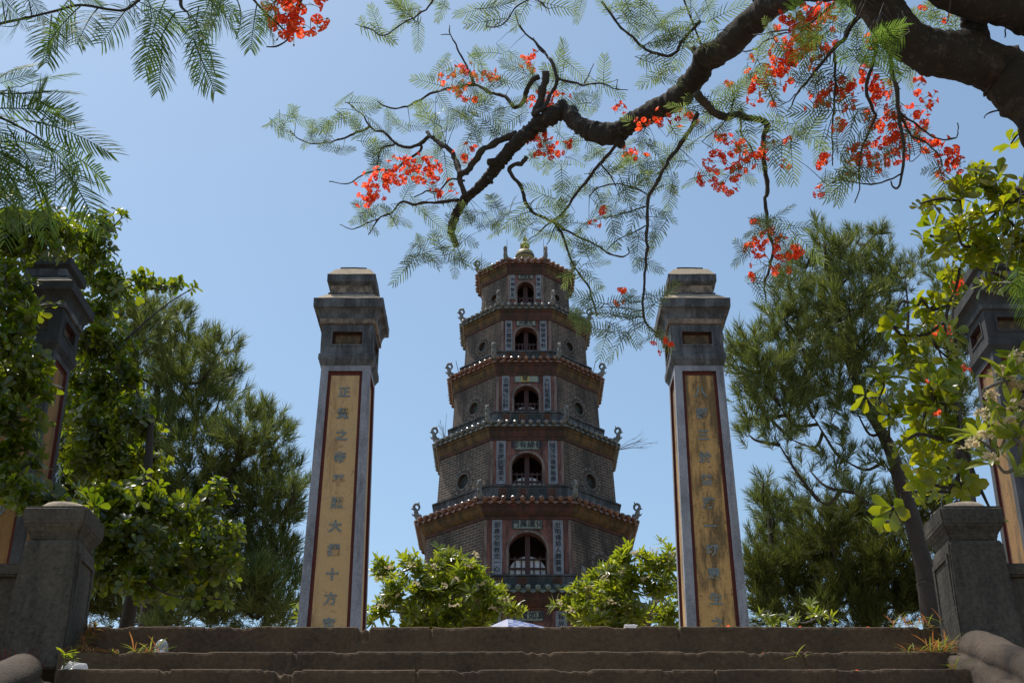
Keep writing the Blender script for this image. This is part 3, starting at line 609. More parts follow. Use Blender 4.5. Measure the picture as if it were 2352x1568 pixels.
    for s_ in (-1, 1): f.bar(b, s_ * w / 2 - .035, s_ * w / 2 + .035, 0.02, ah * .6, d0 + .003, d1 - .003)
    b.build('door_lattice', M['wood'], fp)
    if ti < 6:
        b = MB(); hp_ = ah * (.5 if ti < 3 else .36 if ti < 5 else .24); hw_ = w / 2 * .97
        f.sheet(b, [(-hw_, 0.02), (hw_, 0.02)] + [(hw_ * math.cos(a), 0.02 + hp_ * (.25 + .75 * math.sin(a))) for a in np.linspace(0.0, math.pi, 15)], d=-0.291)
        b.build('door_panel', M['whitewash'], fp)
    b = MB()   # inner floor, ceiling, lining
    for z, ss in ((z0 - 0.02, s0 * .985), (z1 - 0.05, s1 * .97)): b.quad([cor(ss, z, k) for k in range(8)])
    for k in range(8):
        if k in (0, 4):
            f2 = Face(k, s0, z0, s1, z1); f2.sheet(b, f2.outer(), [A], d=-0.3)
        else: b.quad([cor(s0 * .9, z0, k), cor(s0 * .9, z0, k + 1), cor(s1 * .9, z1, k + 1), cor(s1 * .9, z1, k)])
    shift(b.build('storey_interior', M['interior'], root), root)
    # eave: red band, cove, fascia (front face red, flanks mustard)
    ab, ae, zb, ze = s1 * 1.20711, t['se'] * 1.20711, t['zb'], t['ze']
    b = MB(); ring_oct(b, [(ab - .02, zb - .05), (ab + .035, zb - .05), (ab + .045, zb), (ab + .045, zb + .03), (ab + .02, zb + .035)], 0, 0)
    ev = shift(b.build('eave_band', M['fascia_red'], root), root)
    w = ae - .07 - ab - .03; hh = ze - .13 - zb - .035
    cove = [(ab + .02 + w * math.sin(x) ** 1.2, zb + .035 + hh * (1 - math.cos(x)) * 0.75 + hh * .25 * math.sin(x)) for x in np.linspace(0, math.pi / 2, 7)]
    b = MB(); ring_oct(b, cove + [(ae - .05, ze - .13), (ae - .045, ze - .055), (ae - .1, ze - .05)], 1, 0)
    b.build('eave_cove', [M['mustard'], M['fascia_red']], ev)
    # tiled roof up to the next storey
    if ti < 6: an, zt = TIER[ti + 1]['sb'] * 1.028 * 1.20711 + 0.16, ze + 0.18
    else: an, zt = 0.32, ze + 0.62
    b = MB(); ring_oct(b, [(ae - .1, ze - .05), (ae + .01, ze - .03), (ae + .01, ze - .01), (an, zt)])
    roof = shift(b.build('tiled_roof', M[t['tile']], root), root)
    b = MB(); rt = 0.21 * t['se'] / t['nt']; rt = min(rt * 1.12, 0.08)
    for k in range(8):
        f = Face(k, ae / 1.20711, ze, an / 1.20711, zt)
        for i in range(t['nt']):
            fr = (i + 0.5) / t['nt'] - 0.5; jz = random.uniform(-.008, .008)
            p0 = f.P(fr * f.s0, 0, 0.05) + Vector((0, 0, 0.06 + jz)); p1 = f.P(fr * f.s1, f.h, 0) + Vector((0, 0, 0.035))
            dn = (p1 - p0).normalized(); b.tube([p0 - dn * .055, p0 - dn * .045, p0 - dn * .02, p0 + dn * .05, p0 + (p1 - p0) * .2, p1], [rt * .5, rt * .95, rt * 1.25, rt * 1.25, rt, rt], 12)
        for i in range(t['nt'] + 1):
            fr = i / t['nt'] - 0.5; c = f.P(fr * f.s0 * .97, 0, 0.03 + random.uniform(-.004, .004)); rd = rt * 1.3
            pts = [c + f.t * (rd * math.cos(x)) + Vector((0, 0, -0.005 - rd * 0.95 * math.sin(x))) for x in np.linspace(0, math.pi, 9)]
            b.add(pts + [p - f.n * 0.03 for p in pts], [tuple(range(9)), tuple(range(17, 8, -1))] + [(j, j + 9, j + 10, j + 1) for j in range(8)])
    b.build('tile_edge', M[t['tile']], roof)
    for k in range(8):
        c = cor(ae / 1.20711, ze, k); o = link('hip_finial', FIN, roof); th = R(-112.5 + 45 * k)
        sc = 0.95 + 0.2 * (t['se'] / 2.7); o.location = c + Vector((-.12 * math.cos(th), -.12 * math.sin(th), 0.07)); o.rotation_euler = (0, -0.06, th); o.scale = (sc, sc, sc)
        b = MB(); b.tube([c + Vector((-.1 * math.cos(th), -.1 * math.sin(th), .06)), cor(an / 1.20711, zt, k) + Vector((0, 0, .05))], [.06, .06], 6); b.build('hip_ridge', M['finial'], roof)
    # parapet at the foot of the next storey, pierced panels in front
    if ti < 6:
        nz = TIER[ti + 1]['zf']; ap = TIER[ti + 1]['sb'] * 1.028 * 1.20711 + 0.1
        b = MB(); ring_oct(b, [(ap, zt - .02), (ap, nz - .06), (ap + .045, nz - .055), (ap + .05, nz - .01), (ap - .02, nz), (ap - .25, nz)])
        pr = shift(b.build('parapet', M['slate_dirty'], root), root)
        sp = ap / 1.20711; f = Face(0, sp, zt, sp, nz); hp = nz - zt
        if hp > 0.2:
            npan = 6; ww = sp * 0.74
            for i in range(npan):
                b = MB(); uc = (i + .5) / npan * ww - ww / 2; u0, u1 = uc - ww / npan * .42, uc + ww / npan * .42; v0, v1 = hp * .12, hp * .74
                for q in ((u0, u1, v0, v0 + .02), (u0, u1, v1 - .02, v1), (u0, u0 + .02, v0 + .02, v1 - .02), (u1 - .02, u1, v0 + .02, v1 - .02)): f.bar(b, *q, .003, .03)
                for q in np.linspace(u0 + .06, u1 - .06, 4): b.tube([f.P(q, v0 + .02, .012), f.P(q + .02, (v0 + v1) / 2, .016), f.P(q - .01, v1 - .02, .012)], [.011] * 3, 4)
                for q in (.33, .66): b.tube([f.P(u0 + .02, v0 + (v1 - v0) * q, .018), f.P(u1 - .02, v0 + (v1 - v0) * q, .018)], [.01] * 2, 4)
                b.build('pierced_panel', M['terracotta_lattice'] if i in (0, 2, 5) else M['lattice'], pr)
# plinth of the lowest storey
b = MB(); ring_oct(b, [(4.6, -.03), (4.6, .3), (4.2, .32), (4.2, .6), (3.85, .62), (3.85, .9), (3.4, .91)]); shift(b.build('plinth', M['slate_dirty'], pag), pag)
# crowning finial
zr = 19.93
b = MB(); b.lathe([(0.4, -0.1), (0.4, 0.06), (0.3, 0.1), (0.28, 0.2), (0.3, 0.22), (0.3, 0.27), (0.265, 0.3), (0.25, 0.42), (0.3, 0.44)], (TX, TY, zr), 28)
sp = shift(b.build('spire', M['drum'], pag, smooth=False), pag)
b = MB(); b.lathe([(0.26, 0.44), (0.31, 0.5), (0.31, 0.545)], (TX, TY, zr), 28); b.lathe([(0.325, 0.585), (0.32, 0.66), (0.27, 0.76), (0.16, 0.84), (0.07, 0.87), (0.08, 0.88)], (TX, TY, zr), 28); b.build('lotus_dome', M['gold'], sp, smooth=True)
b = MB(); b.lathe([(0.31, 0.545), (0.335, 0.55), (0.335, 0.58), (0.325, 0.585)], (TX, TY, zr), 28); b.build('dome_ring', M['iron'], sp)
b = MB(); b.lathe([(0.08, 0.88), (0.14, 0.92), (0.17, 1.0), (0.165, 1.06), (0.11, 1.14), (0.05, 1.17), (0.045, 1.22), (0.07, 1.28), (0.04, 1.36), (0.01, 1.5)], (TX, TY, zr), 24); b.build('spire_ball', M['gold'], sp, smooth=True)
# lightning rods on two eaves
for ti, k, d in ((4, 7, 1), (4, 2, -1), (6, 7, 1), (6, 0, 1), (6, 1, -1)):
    t = TIER[ti]; c = cor(t['se'] * .93, t['ze'] + .12, k); b = MB()
    if ti == 6: b.tube([c, c + Vector((0, 0, .8))], [.012, .006], 5)
    else: b.tube([c + Vector((d * .45, 0, .12)), c + Vector((d * .1, 0, .14)), c + Vector((0, 0, .6))], [.014, .014, .008], 5)
    if ti == 4: b.tube([c + Vector((d * .3, 0, -.1)), c + Vector((d * .3, 0, .2))], [.012, .012], 5)
    shift(b.build('lightning_rod', M['iron'], pag), pag)

# ------------------------------------------------------------------ leaf templates
def strip_leaf(L, w, segs, fold=0.15, droop=0.1, shape='lance'):
    """one leaf along +X, folded on its midrib; returns verts, faces"""
    v = []; f = []
    for i in range(segs + 1):
        t = i / segs
        if shape == 'lance': ww = w * (math.sin(math.pi * min(1, t * 0.9 + 0.06)) ** 0.8) * (1 if t < 1 else 0)
        else: ww = w * (0.12 + 0.88 * math.sin(math.pi * 0.5 * min(1, t / 0.72)) ** 1.6) * (1 if t < 0.72 else math.sqrt(max(0, 1 - ((t - 0.72) / 0.28) ** 2)))
        z = -droop * L * t * t
        v += [(L * t, -ww / 2, z + fold * ww / 2), (L * t, 0, z), (L * t, ww / 2, z + fold * ww / 2)]
    for i in range(segs):
        a = 3 * i; f += [(a, a + 3, a + 4, a + 1), (a + 1, a + 4, a + 5, a + 2)]
    return np.array(v), f
def merge(items):
    """items: (verts, faces, R 3x3, T 3) -> one template"""
    V = []; Fc = []; n = 0
    for v, f, Rm, T in items:
        V.append(np.asarray(v) @ np.asarray(Rm).T + np.asarray(T)); Fc += [tuple(i + n for i in q) for q in f]; n += len(v)
    return np.concatenate(V), Fc
def rosette(k, L, w, segs, shape, tilt=(0.1, 0.9), fold=0.15, droop=0.15):
    """leaves round a twig end whose axis is +X"""
    it = []
    for i in range(k):
        a = i * 2.4 + random.uniform(-.3, .3); e = random.uniform(*tilt); d = np.array([[math.sin(e), math.cos(e) * math.cos(a), math.cos(e) * math.sin(a)]])
        lv, lf = strip_leaf(L * random.uniform(.65, 1.1), w * random.uniform(.8, 1.1), segs, fold, droop * random.uniform(.3, 1.5), shape)
        x = unit(d)[0]; z = np.array([1.0, 0, 0]) - x * x[0]; z = z / np.linalg.norm(z); y = np.cross(z, x)
        it.append((lv, lf, np.stack([x, y, z], -1), x * L * .12 + np.array([random.uniform(-.25, .05) * L, 0, 0])))
    return merge(it)
def pinnate(pairs, L, plen, pw, sag):
    """feathery leaf: narrow pinnae in pairs along a thin rachis, +X, sagging to -Z"""
    it = []; rv = []; rf = []
    pos = lambda t: np.array([L * t * (1 - .12 * sag * t), 0, -sag * L * t * t])
    n = 6
    for i in range(n + 1):
        p = pos(i / n); w = .0035 * (1.3 - i / n); rv += [p + [0, -w, 0], p + [0, w, 0], p + [0, 0, -w * 1.5]]
    for i in range(n):
        a = 3 * i; rf += [(a, a + 1, a + 4, a + 3), (a + 1, a + 2, a + 5, a + 4), (a + 2, a, a + 3, a + 5)]
    it.append((rv, rf, np.eye(3), np.zeros(3)))
    for i in range(pairs):
        t = 0.14 + 0.84 * i / (pairs - 1); p = pos(t)
        ln = plen * (0.45 + 0.68 * math.sin(math.pi * min(1, .14 + t * .8)))
        for s_ in (-1, 1):
            ang = R(74 - 40 * t) + random.uniform(-.1, .1); l2 = ln * random.uniform(.85, 1.08)
            dx, dy = math.cos(ang), s_ * math.sin(ang); dz = random.uniform(-.25, .12) - .5 * sag * t; v = []; f = []; m = 4
            px, py = -dy, dx
            for j in range(m + 1):
                q = j / m; w = pw * (0.5 + 0.5 * math.sin(math.pi * min(1, .2 + q * .75))) * (1 if j < m else .25)
                c = np.array([dx * l2 * q + .1 * l2 * q * q, dy * l2 * q * (1 - .08 * q), dz * l2 * q - .14 * l2 * q * q])
                v += [c + np.array([px, py, .25]) * w * .5, c - np.array([px, py, -.25]) * w * .5]
            for j in range(m): a = 2 * j; f.append((a, a + 1, a + 3, a + 2))
            it.append((v, f, np.eye(3), p))
    return merge(it)
PIN = [pinnate(random.choice((11, 12, 13)), 0.43, 0.118, 0.0105, s_) for s_ in (.05, .12, .2, .32, .08, .16)]
PINN = [pinnate(random.choice((20, 22, 24)), 0.44, 0.125, 0.0078, s_) for s_ in (.12, .3, .45, .2)]
def flower():
    it = []
    for i in range(5):
        a = i * 1.2566 + random.uniform(-.2, .2); v = []
        for q, w, z in ((0, .004, 0), (.4, .008, .012), (.75, .021, .02), (1.0, .014, .006)):
            r = .036 * q; c = np.array([z + .012 * q, r * math.cos(a), r * math.sin(a)]); tdir = np.array([0, -math.sin(a), math.cos(a)]); v += [c + tdir * w, c - tdir * w]
        it.append((v, [(0, 1, 3, 2), (2, 3, 5, 4), (4, 5, 7, 6)], np.eye(3), np.zeros(3)))
    return merge(it)
FLW = [flower() for _ in range(4)]
def stalk():
    w = .0022; return np.array([(-.07, -w, 0), (-.07, w, 0), (0, w, 0), (0, -w, 0), (-.07, 0, -w), (-.07, 0, w), (0, 0, w), (0, 0, -w)]), [(0, 1, 2, 3), (4, 5, 6, 7)]
def bud():
    v = [(0, 0, 0)] + [(.01, .007 * math.cos(a), .007 * math.sin(a)) for a in np.linspace(0, 2 * math.pi, 5, endpoint=False)] + [(.026, 0, 0)]
    f = [(0, 1 + i, 1 + (i + 1) % 5) for i in range(5)] + [(6, 1 + (i + 1) % 5, 1 + i) for i in range(5)]; return np.array(v), f
STK, BUD = stalk(), bud()
def tuft(n, L, w, spread):
    """brush of needles round a twig along +X"""
    v = []; f = []
    for i in range(n):
        t = random.random(); a = random.uniform(0, 6.283); e = R(random.uniform(*spread)) * (1.1 - .5 * t)
        d = np.array([math.cos(e), math.sin(e) * math.cos(a), math.sin(e) * math.sin(a)]); l2 = L * random.uniform(.7, 1.1)
        b0 = np.array([t * L * .9 - L * .2, 0, 0]); s_ = unit(np.cross(d, [random.random() - .5, random.random() - .5, random.random() - .5])) * w
        m = b0 + d * l2 * .55; e_ = b0 + d * l2 + np.array([0, 0, -.08 * l2])
        k = len(v); v += [b0 - s_ * .5, b0 + s_ * .5, m + s_ * .5, m - s_ * .5, e_]; f += [(k, k + 1, k + 2, k + 3), (k + 3, k + 2, k + 4)]
    return np.array(v), f
TUFT = [tuft(44, 0.23, 0.0085, (12, 62)) for _ in range(5)]

# ------------------------------------------------------------------ generic crown filler
def in_clumps(clumps, dens, flat=0.85, shell=0.35, depth=1.0, gauss=None):
    """random points in ellipsoids given as (px, py, radius px, Y); returns positions, outward directions"""
    P = []; D = []
    for c in clumps:
        x, y, r, Y = c[:4]; k = c[4] if len(c) > 4 else 1.0
        ctr = np.array(at(x, y, Y)); rr = r * mpp(x, y, Y); n = max(1, int(dens * rr * rr * k + rng.random()))
        d = randdir(n); q = (rng.random(n) ** shell * 1.12 if gauss is None else np.minimum(1.7, np.abs(rng.normal(0, 1, n)) ** .7 * gauss)) * rr
        P.append(ctr + d * q[:, None] * np.array([1, depth, flat])); D.append(d)
    return np.concatenate(P), np.concatenate(D)
def crown(name, root, templates, clumps, dens, up, scale, material, jitter=.35, mi=0, extra=(), **kw):
    P, D = in_clumps(clumps, dens, **kw)
    d = unit(D * 0.9 + np.array([0, 0, up]) + rng.normal(0, jitter, D.shape))
    sel = rng.integers(0, len(templates), len(P)); parts = []
    for i, (tv, tf) in enumerate(templates):
        m = sel == i; n = m.sum(); parts.append((tv, tf, frames(d[m], rng.uniform(scale[0], scale[1], n), rng.uniform(0, 6.28, n)), P[m], 0))
    me = soup(name, parts, material); return shift(link(name, me, root), root), P
def twigs_to(mb, starts, P, r, frac, n=5, sag=.1):
    """thin twigs from the nearest limb point to crown points"""
    S_ = np.array([tuple(s) for s in starts])
    for p in P[::max(1, int(1 / frac))]:
        d = np.linalg.norm(S_ - p, axis=1); a = Vector(S_[d.argmin()]); b = Vector(p); m = (a + b) / 2 + Vector((0, 0, sag * (b - a).length))
        if (b - a).length > .05: mb.tube([a, m, b], [r, r * .7, r * .35], n, cap=False)

# ------------------------------------------------------------------ flame trees
def px_path(pts, default):
    """(px, py, thickness px, Y) -> points, radii"""
    P = []; r = []
    for q in pts:
        x, y, w = q[:3]; Y = q[3] if len(q) > 3 else default; P.append(at(x, y, Y)); r.append(w * mpp(x, y, Y) / 2)
    return P, r
flame = thing('flame_tree', 'big flame tree with gnarled dark limbs and red blossom hanging over the steps', 'tree', (5.6, 9.2, 0))
limbB = [(1930, -60, 88, 8.6), (1985, -25, 96, 8.6), (2040, 40, 102, 8.7), (2095, 100, 102, 8.8), (2160, 128, 103, 8.9), (2230, 135, 110, 9.0), (2300, 165, 125, 9.1), (2360, 225, 130, 9.1), (2440, 330, 140, 9.15)]
limbC = [(2245, 110, 60, 9.0), (2238, 60, 62, 9.0), (2235, 15, 70, 8.9), (2200, -40, 80, 8.8)]
limbD = [(2120, -60, 80, 8.4), (2200, -15, 95, 8.5), (2290, 5, 100, 8.6), (2380, 40, 105, 8.8), (2470, 130, 110, 9.0), (2520, 260, 120, 9.1)]
limbA = [(1985, -25, 85, 8.6), (1900, -38, 74, 9.0), (1830, -18, 64, 9.5), (1775, 10, 60, 9.9), (1735, 42, 60, 10.2), (1690, 90, 62, 10.5), (1645, 122, 58, 10.8), (1615, 140, 55, 11), (1598, 180, 54, 11.2), (1570, 212, 52, 11.4), (1535, 238, 48, 11.6), (1490, 260, 45, 11.8), (1445, 287, 44, 12), (1405, 308, 48, 12.1), (1365, 303, 44, 12.2), (1325, 283, 40, 12.3), (1298, 255, 38, 12.4), (1262, 268, 38, 12.4), (1222, 300, 38, 12.5), (1192, 322, 36, 12.5), (1160, 358, 30, 12.6), (1132, 395, 26, 12.7), (1098, 432, 23, 12.8), (1065, 462, 22, 12.9), (1045, 500, 20, 13), (1037, 532, 17, 13), (1049, 565, 13, 13)]
trunkP = [at(2440, 330, 9.15), at(2520, 420, 9.15), (5.35, 9.2, 2.6), (5.5, 9.2, 1.2), (5.6, 9.2, -0.05)]
tr = [140 * mpp(2440, 330, 9.15) / 2, .3, .34, .38, .48]
b = MB(); p, r = smoothpath(trunkP, tr, 6); b.tube(p, r, 14, wob=.12); shift(b.build('trunk', M['bark'], flame, smooth=True), flame)
b = MB(); p, r = smoothpath([at(2520, 260, 9.1), at(2560, 360, 9.15), (5.35, 9.2, 2.6)], [.22, .24, .26], 6); b.tube(p, r, 12, wob=.12)
LIMBP = []
for nm, L in (('limb', limbB), ('limb', limbC), ('limb', limbD), ('limb', limbA)):
    P_, r_ = px_path(L, 9); p, r = smoothpath(P_, r_, 14)
    r = [q * (1 + .16 * noise.noise(Vector(v) * 2.3) + .03 * noise.noise(Vector(v) * 7)) for q, v in zip(r, p)]
    bb = MB(); bb.tube(p, r, 22, wob=.3 if L is limbA else .2)
    if L is limbA:   # broken stubs
        for (x0, y0, x1, y1, w, Y) in ((1300, 262, 1288, 232, 26, 12.4), (1408, 312, 1428, 333, 26, 12.1), (1612, 140, 1590, 108, 18, 11), (1660, 115, 1690, 100, 26, 10.7), (1142, 372, 1122, 372, 20, 12.6), (1120, 400, 1130, 420, 10, 12.7)):
            bb.tube([at(x0, y0, Y), at(x1, y1, Y - .05)], [w * mpp(x0, y0, Y) / 2, w * .8 * mpp(x0, y0, Y) / 2], 8, wob=.3)
    if L is limbD:
        q, rr = smoothpath([at(2470, 130, 9.0), at(2560, 360, 9.15), (5.35, 9.2, 2.6)], [.2, .24, .26], 6); bb.tube(q, rr, 12, wob=.12)
    shift(bb.build(nm, M['bark'], flame, smooth=True), flame); LIMBP += p
def r2(pts, w0, w1, Y0, Y1, ox=786.4, oy=0, k=.5015):
    n = len(pts); return [(ox + k * x, oy + k * y, w0 + (w1 - w0) * i / (n - 1), Y0 + (Y1 - Y0) * i / (n - 1)) for i, (x, y) in enumerate(pts)]
def r3(pts, w0, w1, Y0, Y1): return r2(pts, w0, w1, Y0, Y1, 1565.6)
TW = [
 r2([(800, 610), (760, 622), (700, 655), (640, 700), (580, 760), (542, 800), (545, 850), (565, 895)], 20, 15, 12.5, 12.7),
 r2([(542, 800), (525, 760), (515, 715), (480, 678), (440, 652), (405, 625), (385, 603)], 18, 9, 12.6, 13),
 r2([(400, 620), (350, 655), (290, 670), (240, 655), (190, 615), (130, 580), (95, 540), (30, 470)], 11, 3, 13, 13.4),
 r2([(130, 580), (60, 600), (0, 640), (-90, 650), (-180, 640), (-240, 600)], 7, 2.5, 13.3, 13.6),
 r2([(350, 655), (360, 690), (300, 740), (240, 770), (160, 790), (100, 790), (30, 835), (-60, 830)], 8, 2.5, 13, 13.4),
 r2([(240, 660), (180, 680), (165, 740), (160, 790)], 5, 4, 13.1, 13.3),
 r2([(530, 920), (490, 922), (440, 935), (330, 928), (270, 925), (215, 975), (165, 1010), (120, 1075)], 10, 3, 12.9, 13.3),
 r2([(215, 975), (110, 1020), (40, 1045), (-10, 1030)], 4, 2, 13.2, 13.5),
 r2([(560, 830), (500, 820), (440, 870), (380, 880), (330, 900)], 6, 3, 12.8, 13),
 r2([(880, 530), (900, 480), (918, 420), (930, 370), (932, 325)], 22, 20, 12.4, 12.2),
 r2([(905, 350), (870, 375), (845, 410), (835, 450), (790, 490), (745, 445), (680, 418), (600, 388), (520, 400), (420, 430), (330, 460), (240, 490), (160, 460)], 16, 3, 12.3, 13.2),
 r2([(600, 385), (585, 330), (560, 285), (525, 215), (490, 160), (495, 120)], 7, 2.5, 12.8, 12.8),
 r2([(490, 160), (450, 158)], 3, 2, 12.8, 12.8),
 r2([(885, 525), (930, 470), (965, 410), (985, 365), (960, 300), (935, 250), (890, 190), (830, 140), (800, 90), (790, 60)], 13, 3, 12.3, 12.2),
 r2([(935, 250), (900, 215), (875, 170)], 4, 2, 12.2, 12.2),
 r2([(985, 365), (1050, 375), (1110, 385), (1180, 395), (1250, 405), (1305, 420)], 7, 2, 12.2, 12.3), r2([(1250, 405), (1262, 365)], 3, 2, 12.3, 12.3), r2([(1110, 385), (1135, 330), (1152, 290)], 4, 2, 12.2, 12.2),
 r2([(845, 715), (820, 745), (790, 740), (765, 770), (770, 800), (815, 850), (832, 910), (880, 970), (960, 1010), (1010, 1090), (1050, 1210), (1120, 1310), (1150, 1380), (1165, 1440)], 13, 4, 12.5, 13),
 r2([(960, 1012), (1060, 1068), (1150, 1120), (1210, 1165), (1270, 1180), (1310, 1150), (1308, 1130)], 7, 3, 12.8, 13),
 r2([(960, 1015), (1040, 940), (1110, 840), (1180, 740), (1230, 690), (1280, 640)], 7, 10, 12.8, 12.1),
 r2([(960, 1018), (920, 1050), (880, 1075), (845, 1105)], 5, 2.5, 12.8, 12.9), r2([(985, 1030), (960, 1070), (935, 1120)], 4, 2, 12.8, 12.9),
 r2([(1630, 520), (1580, 610), (1530, 680), (1450, 820), (1400, 920), (1396, 1100), (1385, 1250), (1378, 1450), (1420, 1500), (1460, 1540)], 13, 4, 11.4, 12.2),
 r2([(1385, 945), (1300, 970), (1200, 1000)], 5, 2, 12, 12.2), r2([(1388, 1030), (1340, 1060), (1270, 1100), (1210, 1140)], 4, 2, 12, 12.2),
 r2([(1130, 895), (1180, 850), (1250, 852), (1320, 862), (1395, 890)], 4, 4, 12.4, 12), r2([(1180, 740), (1230, 820), (1255, 850)], 5, 3, 12.4, 12.3),
 r2([(1190, 10), (1260, 110), (1340, 190), (1420, 245), (1520, 248), (1560, 190), (1640, 100)], 7, 8, 10.6, 10.6), r2([(1420, 245), (1390, 255)], 3, 2, 10.6, 10.6),
 r2([(80, 120), (140, 130), (185, 160), (300, 110), (380, 30), (430, -30)], 3, 5, 11, 10.6), r2([(660, 130), (740, 120), (800, 30), (880, -20)], 3, 5, 11, 10.6), r2([(945, 45), (910, 0), (880, -30)], 3, 4, 11, 10.6),
 r3([(70, 425), (110, 465), (150, 500), (195, 525), (250, 520), (300, 530), (385, 552), (375, 640), (385, 740), (396, 840), (385, 930), (396, 1060), (422, 1130), (400, 1230), (380, 1300), (382, 1390)], 24, 4, 11.1, 11.8),
 r3([(270, 530), (280, 620), (320, 690), (335, 740)], 6, 3, 11.4, 11.6), r3([(230, 515), (235, 470), (255, 440)], 5, 3, 11.3, 11.3), r3([(220, 520), (170, 580), (90, 650)], 4, 2, 11.3, 11.4),
 r3([(815, 60), (760, 150), (700, 235), (620, 320), (560, 390), (520, 450), (485, 525)], 14, 3, 9, 10), r3([(540, 420), (470, 480), (440, 490)], 3, 2, 9.8, 10),
 r3([(700, 235), (706, 330), (700, 450), (685, 560), (695, 680), (690, 760)], 8, 3, 9.4, 10), r3([(685, 560), (660, 640)], 3, 2, 9.8, 9.9),
 r3([(905, 150), (880, 260), (850, 390), (870, 470), (885, 540), (845, 640), (815, 740), (820, 840), (795, 930)], 11, 3, 9, 9.9),
 r3([(925, 150), (960, 280), (988, 430), (1005, 560), (1018, 680), (1010, 790), (990, 850), (960, 835)], 14, 4, 8.9, 9.6), r3([(1000, 800), (930, 845), (820, 845), (700, 840), (640, 870)], 5, 3, 9.6, 10),
 r3([(1010, 530), (1060, 600), (1110, 660), (1170, 715), (1190, 760)], 6, 3, 9.2, 9.6), r3([(1005, 520), (1080, 570), (1150, 610), (1240, 632), (1272, 600), (1265, 570)], 6, 2.5, 9.2, 9.6), r3([(1040, 680), (1055, 735), (1100, 690)], 3, 2, 9.4, 9.6),
 r3([(1640, 470), (1540, 505), (1450, 515), (1400, 522), (1385, 542)], 7, 2.5, 9.1, 9.3), r3([(1520, 505), (1480, 488), (1440, 478)], 3, 2, 9.1, 9.2),
 r3([(480, 145), (400, 190), (330, 215), (260, 230)], 5, 3, 9.6, 10.4), r3([(700, 20), (560, 130), (450, 150), (330, 160)], 6, 3, 8.8, 9.8),
 r3([(1640, 110), (1500, 130), (1480, 180)], 5, 3, 8.9, 9), r3([(1235, -20), (1225, 60), (1205, 120)], 5, 2, 8.4, 8.5),
]
tb = MB(); TWP = []
for T in TW:
    P_, r_ = px_path(T, 12)
    for i in range(1, len(P_) - 1): P_[i].y += random.uniform(-.05, .05)
    p, r = smoothpath(P_, r_, 5)
    p = [q + Vector((noise.noise(q * 7), noise.noise(q * 7 + Vector((5, 0, 0))), noise.noise(q * 7 + Vector((0, 5, 0))))) * .022 + Vector((noise.noise(q * 19), noise.noise(q * 19 + Vector((5, 0, 0))), noise.noise(q * 19 + Vector((0, 5, 0))))) * .009 for q in p]
    r = [q * .88 * (1 + .25 * noise.noise(v * 11)) for q, v in zip(r, p)]
    tb.tube(p, r, 7, wob=.25); TWP += p
def leafspots(s, Y, r=24):
    return [(x, y, r, Y) for x, y in s]
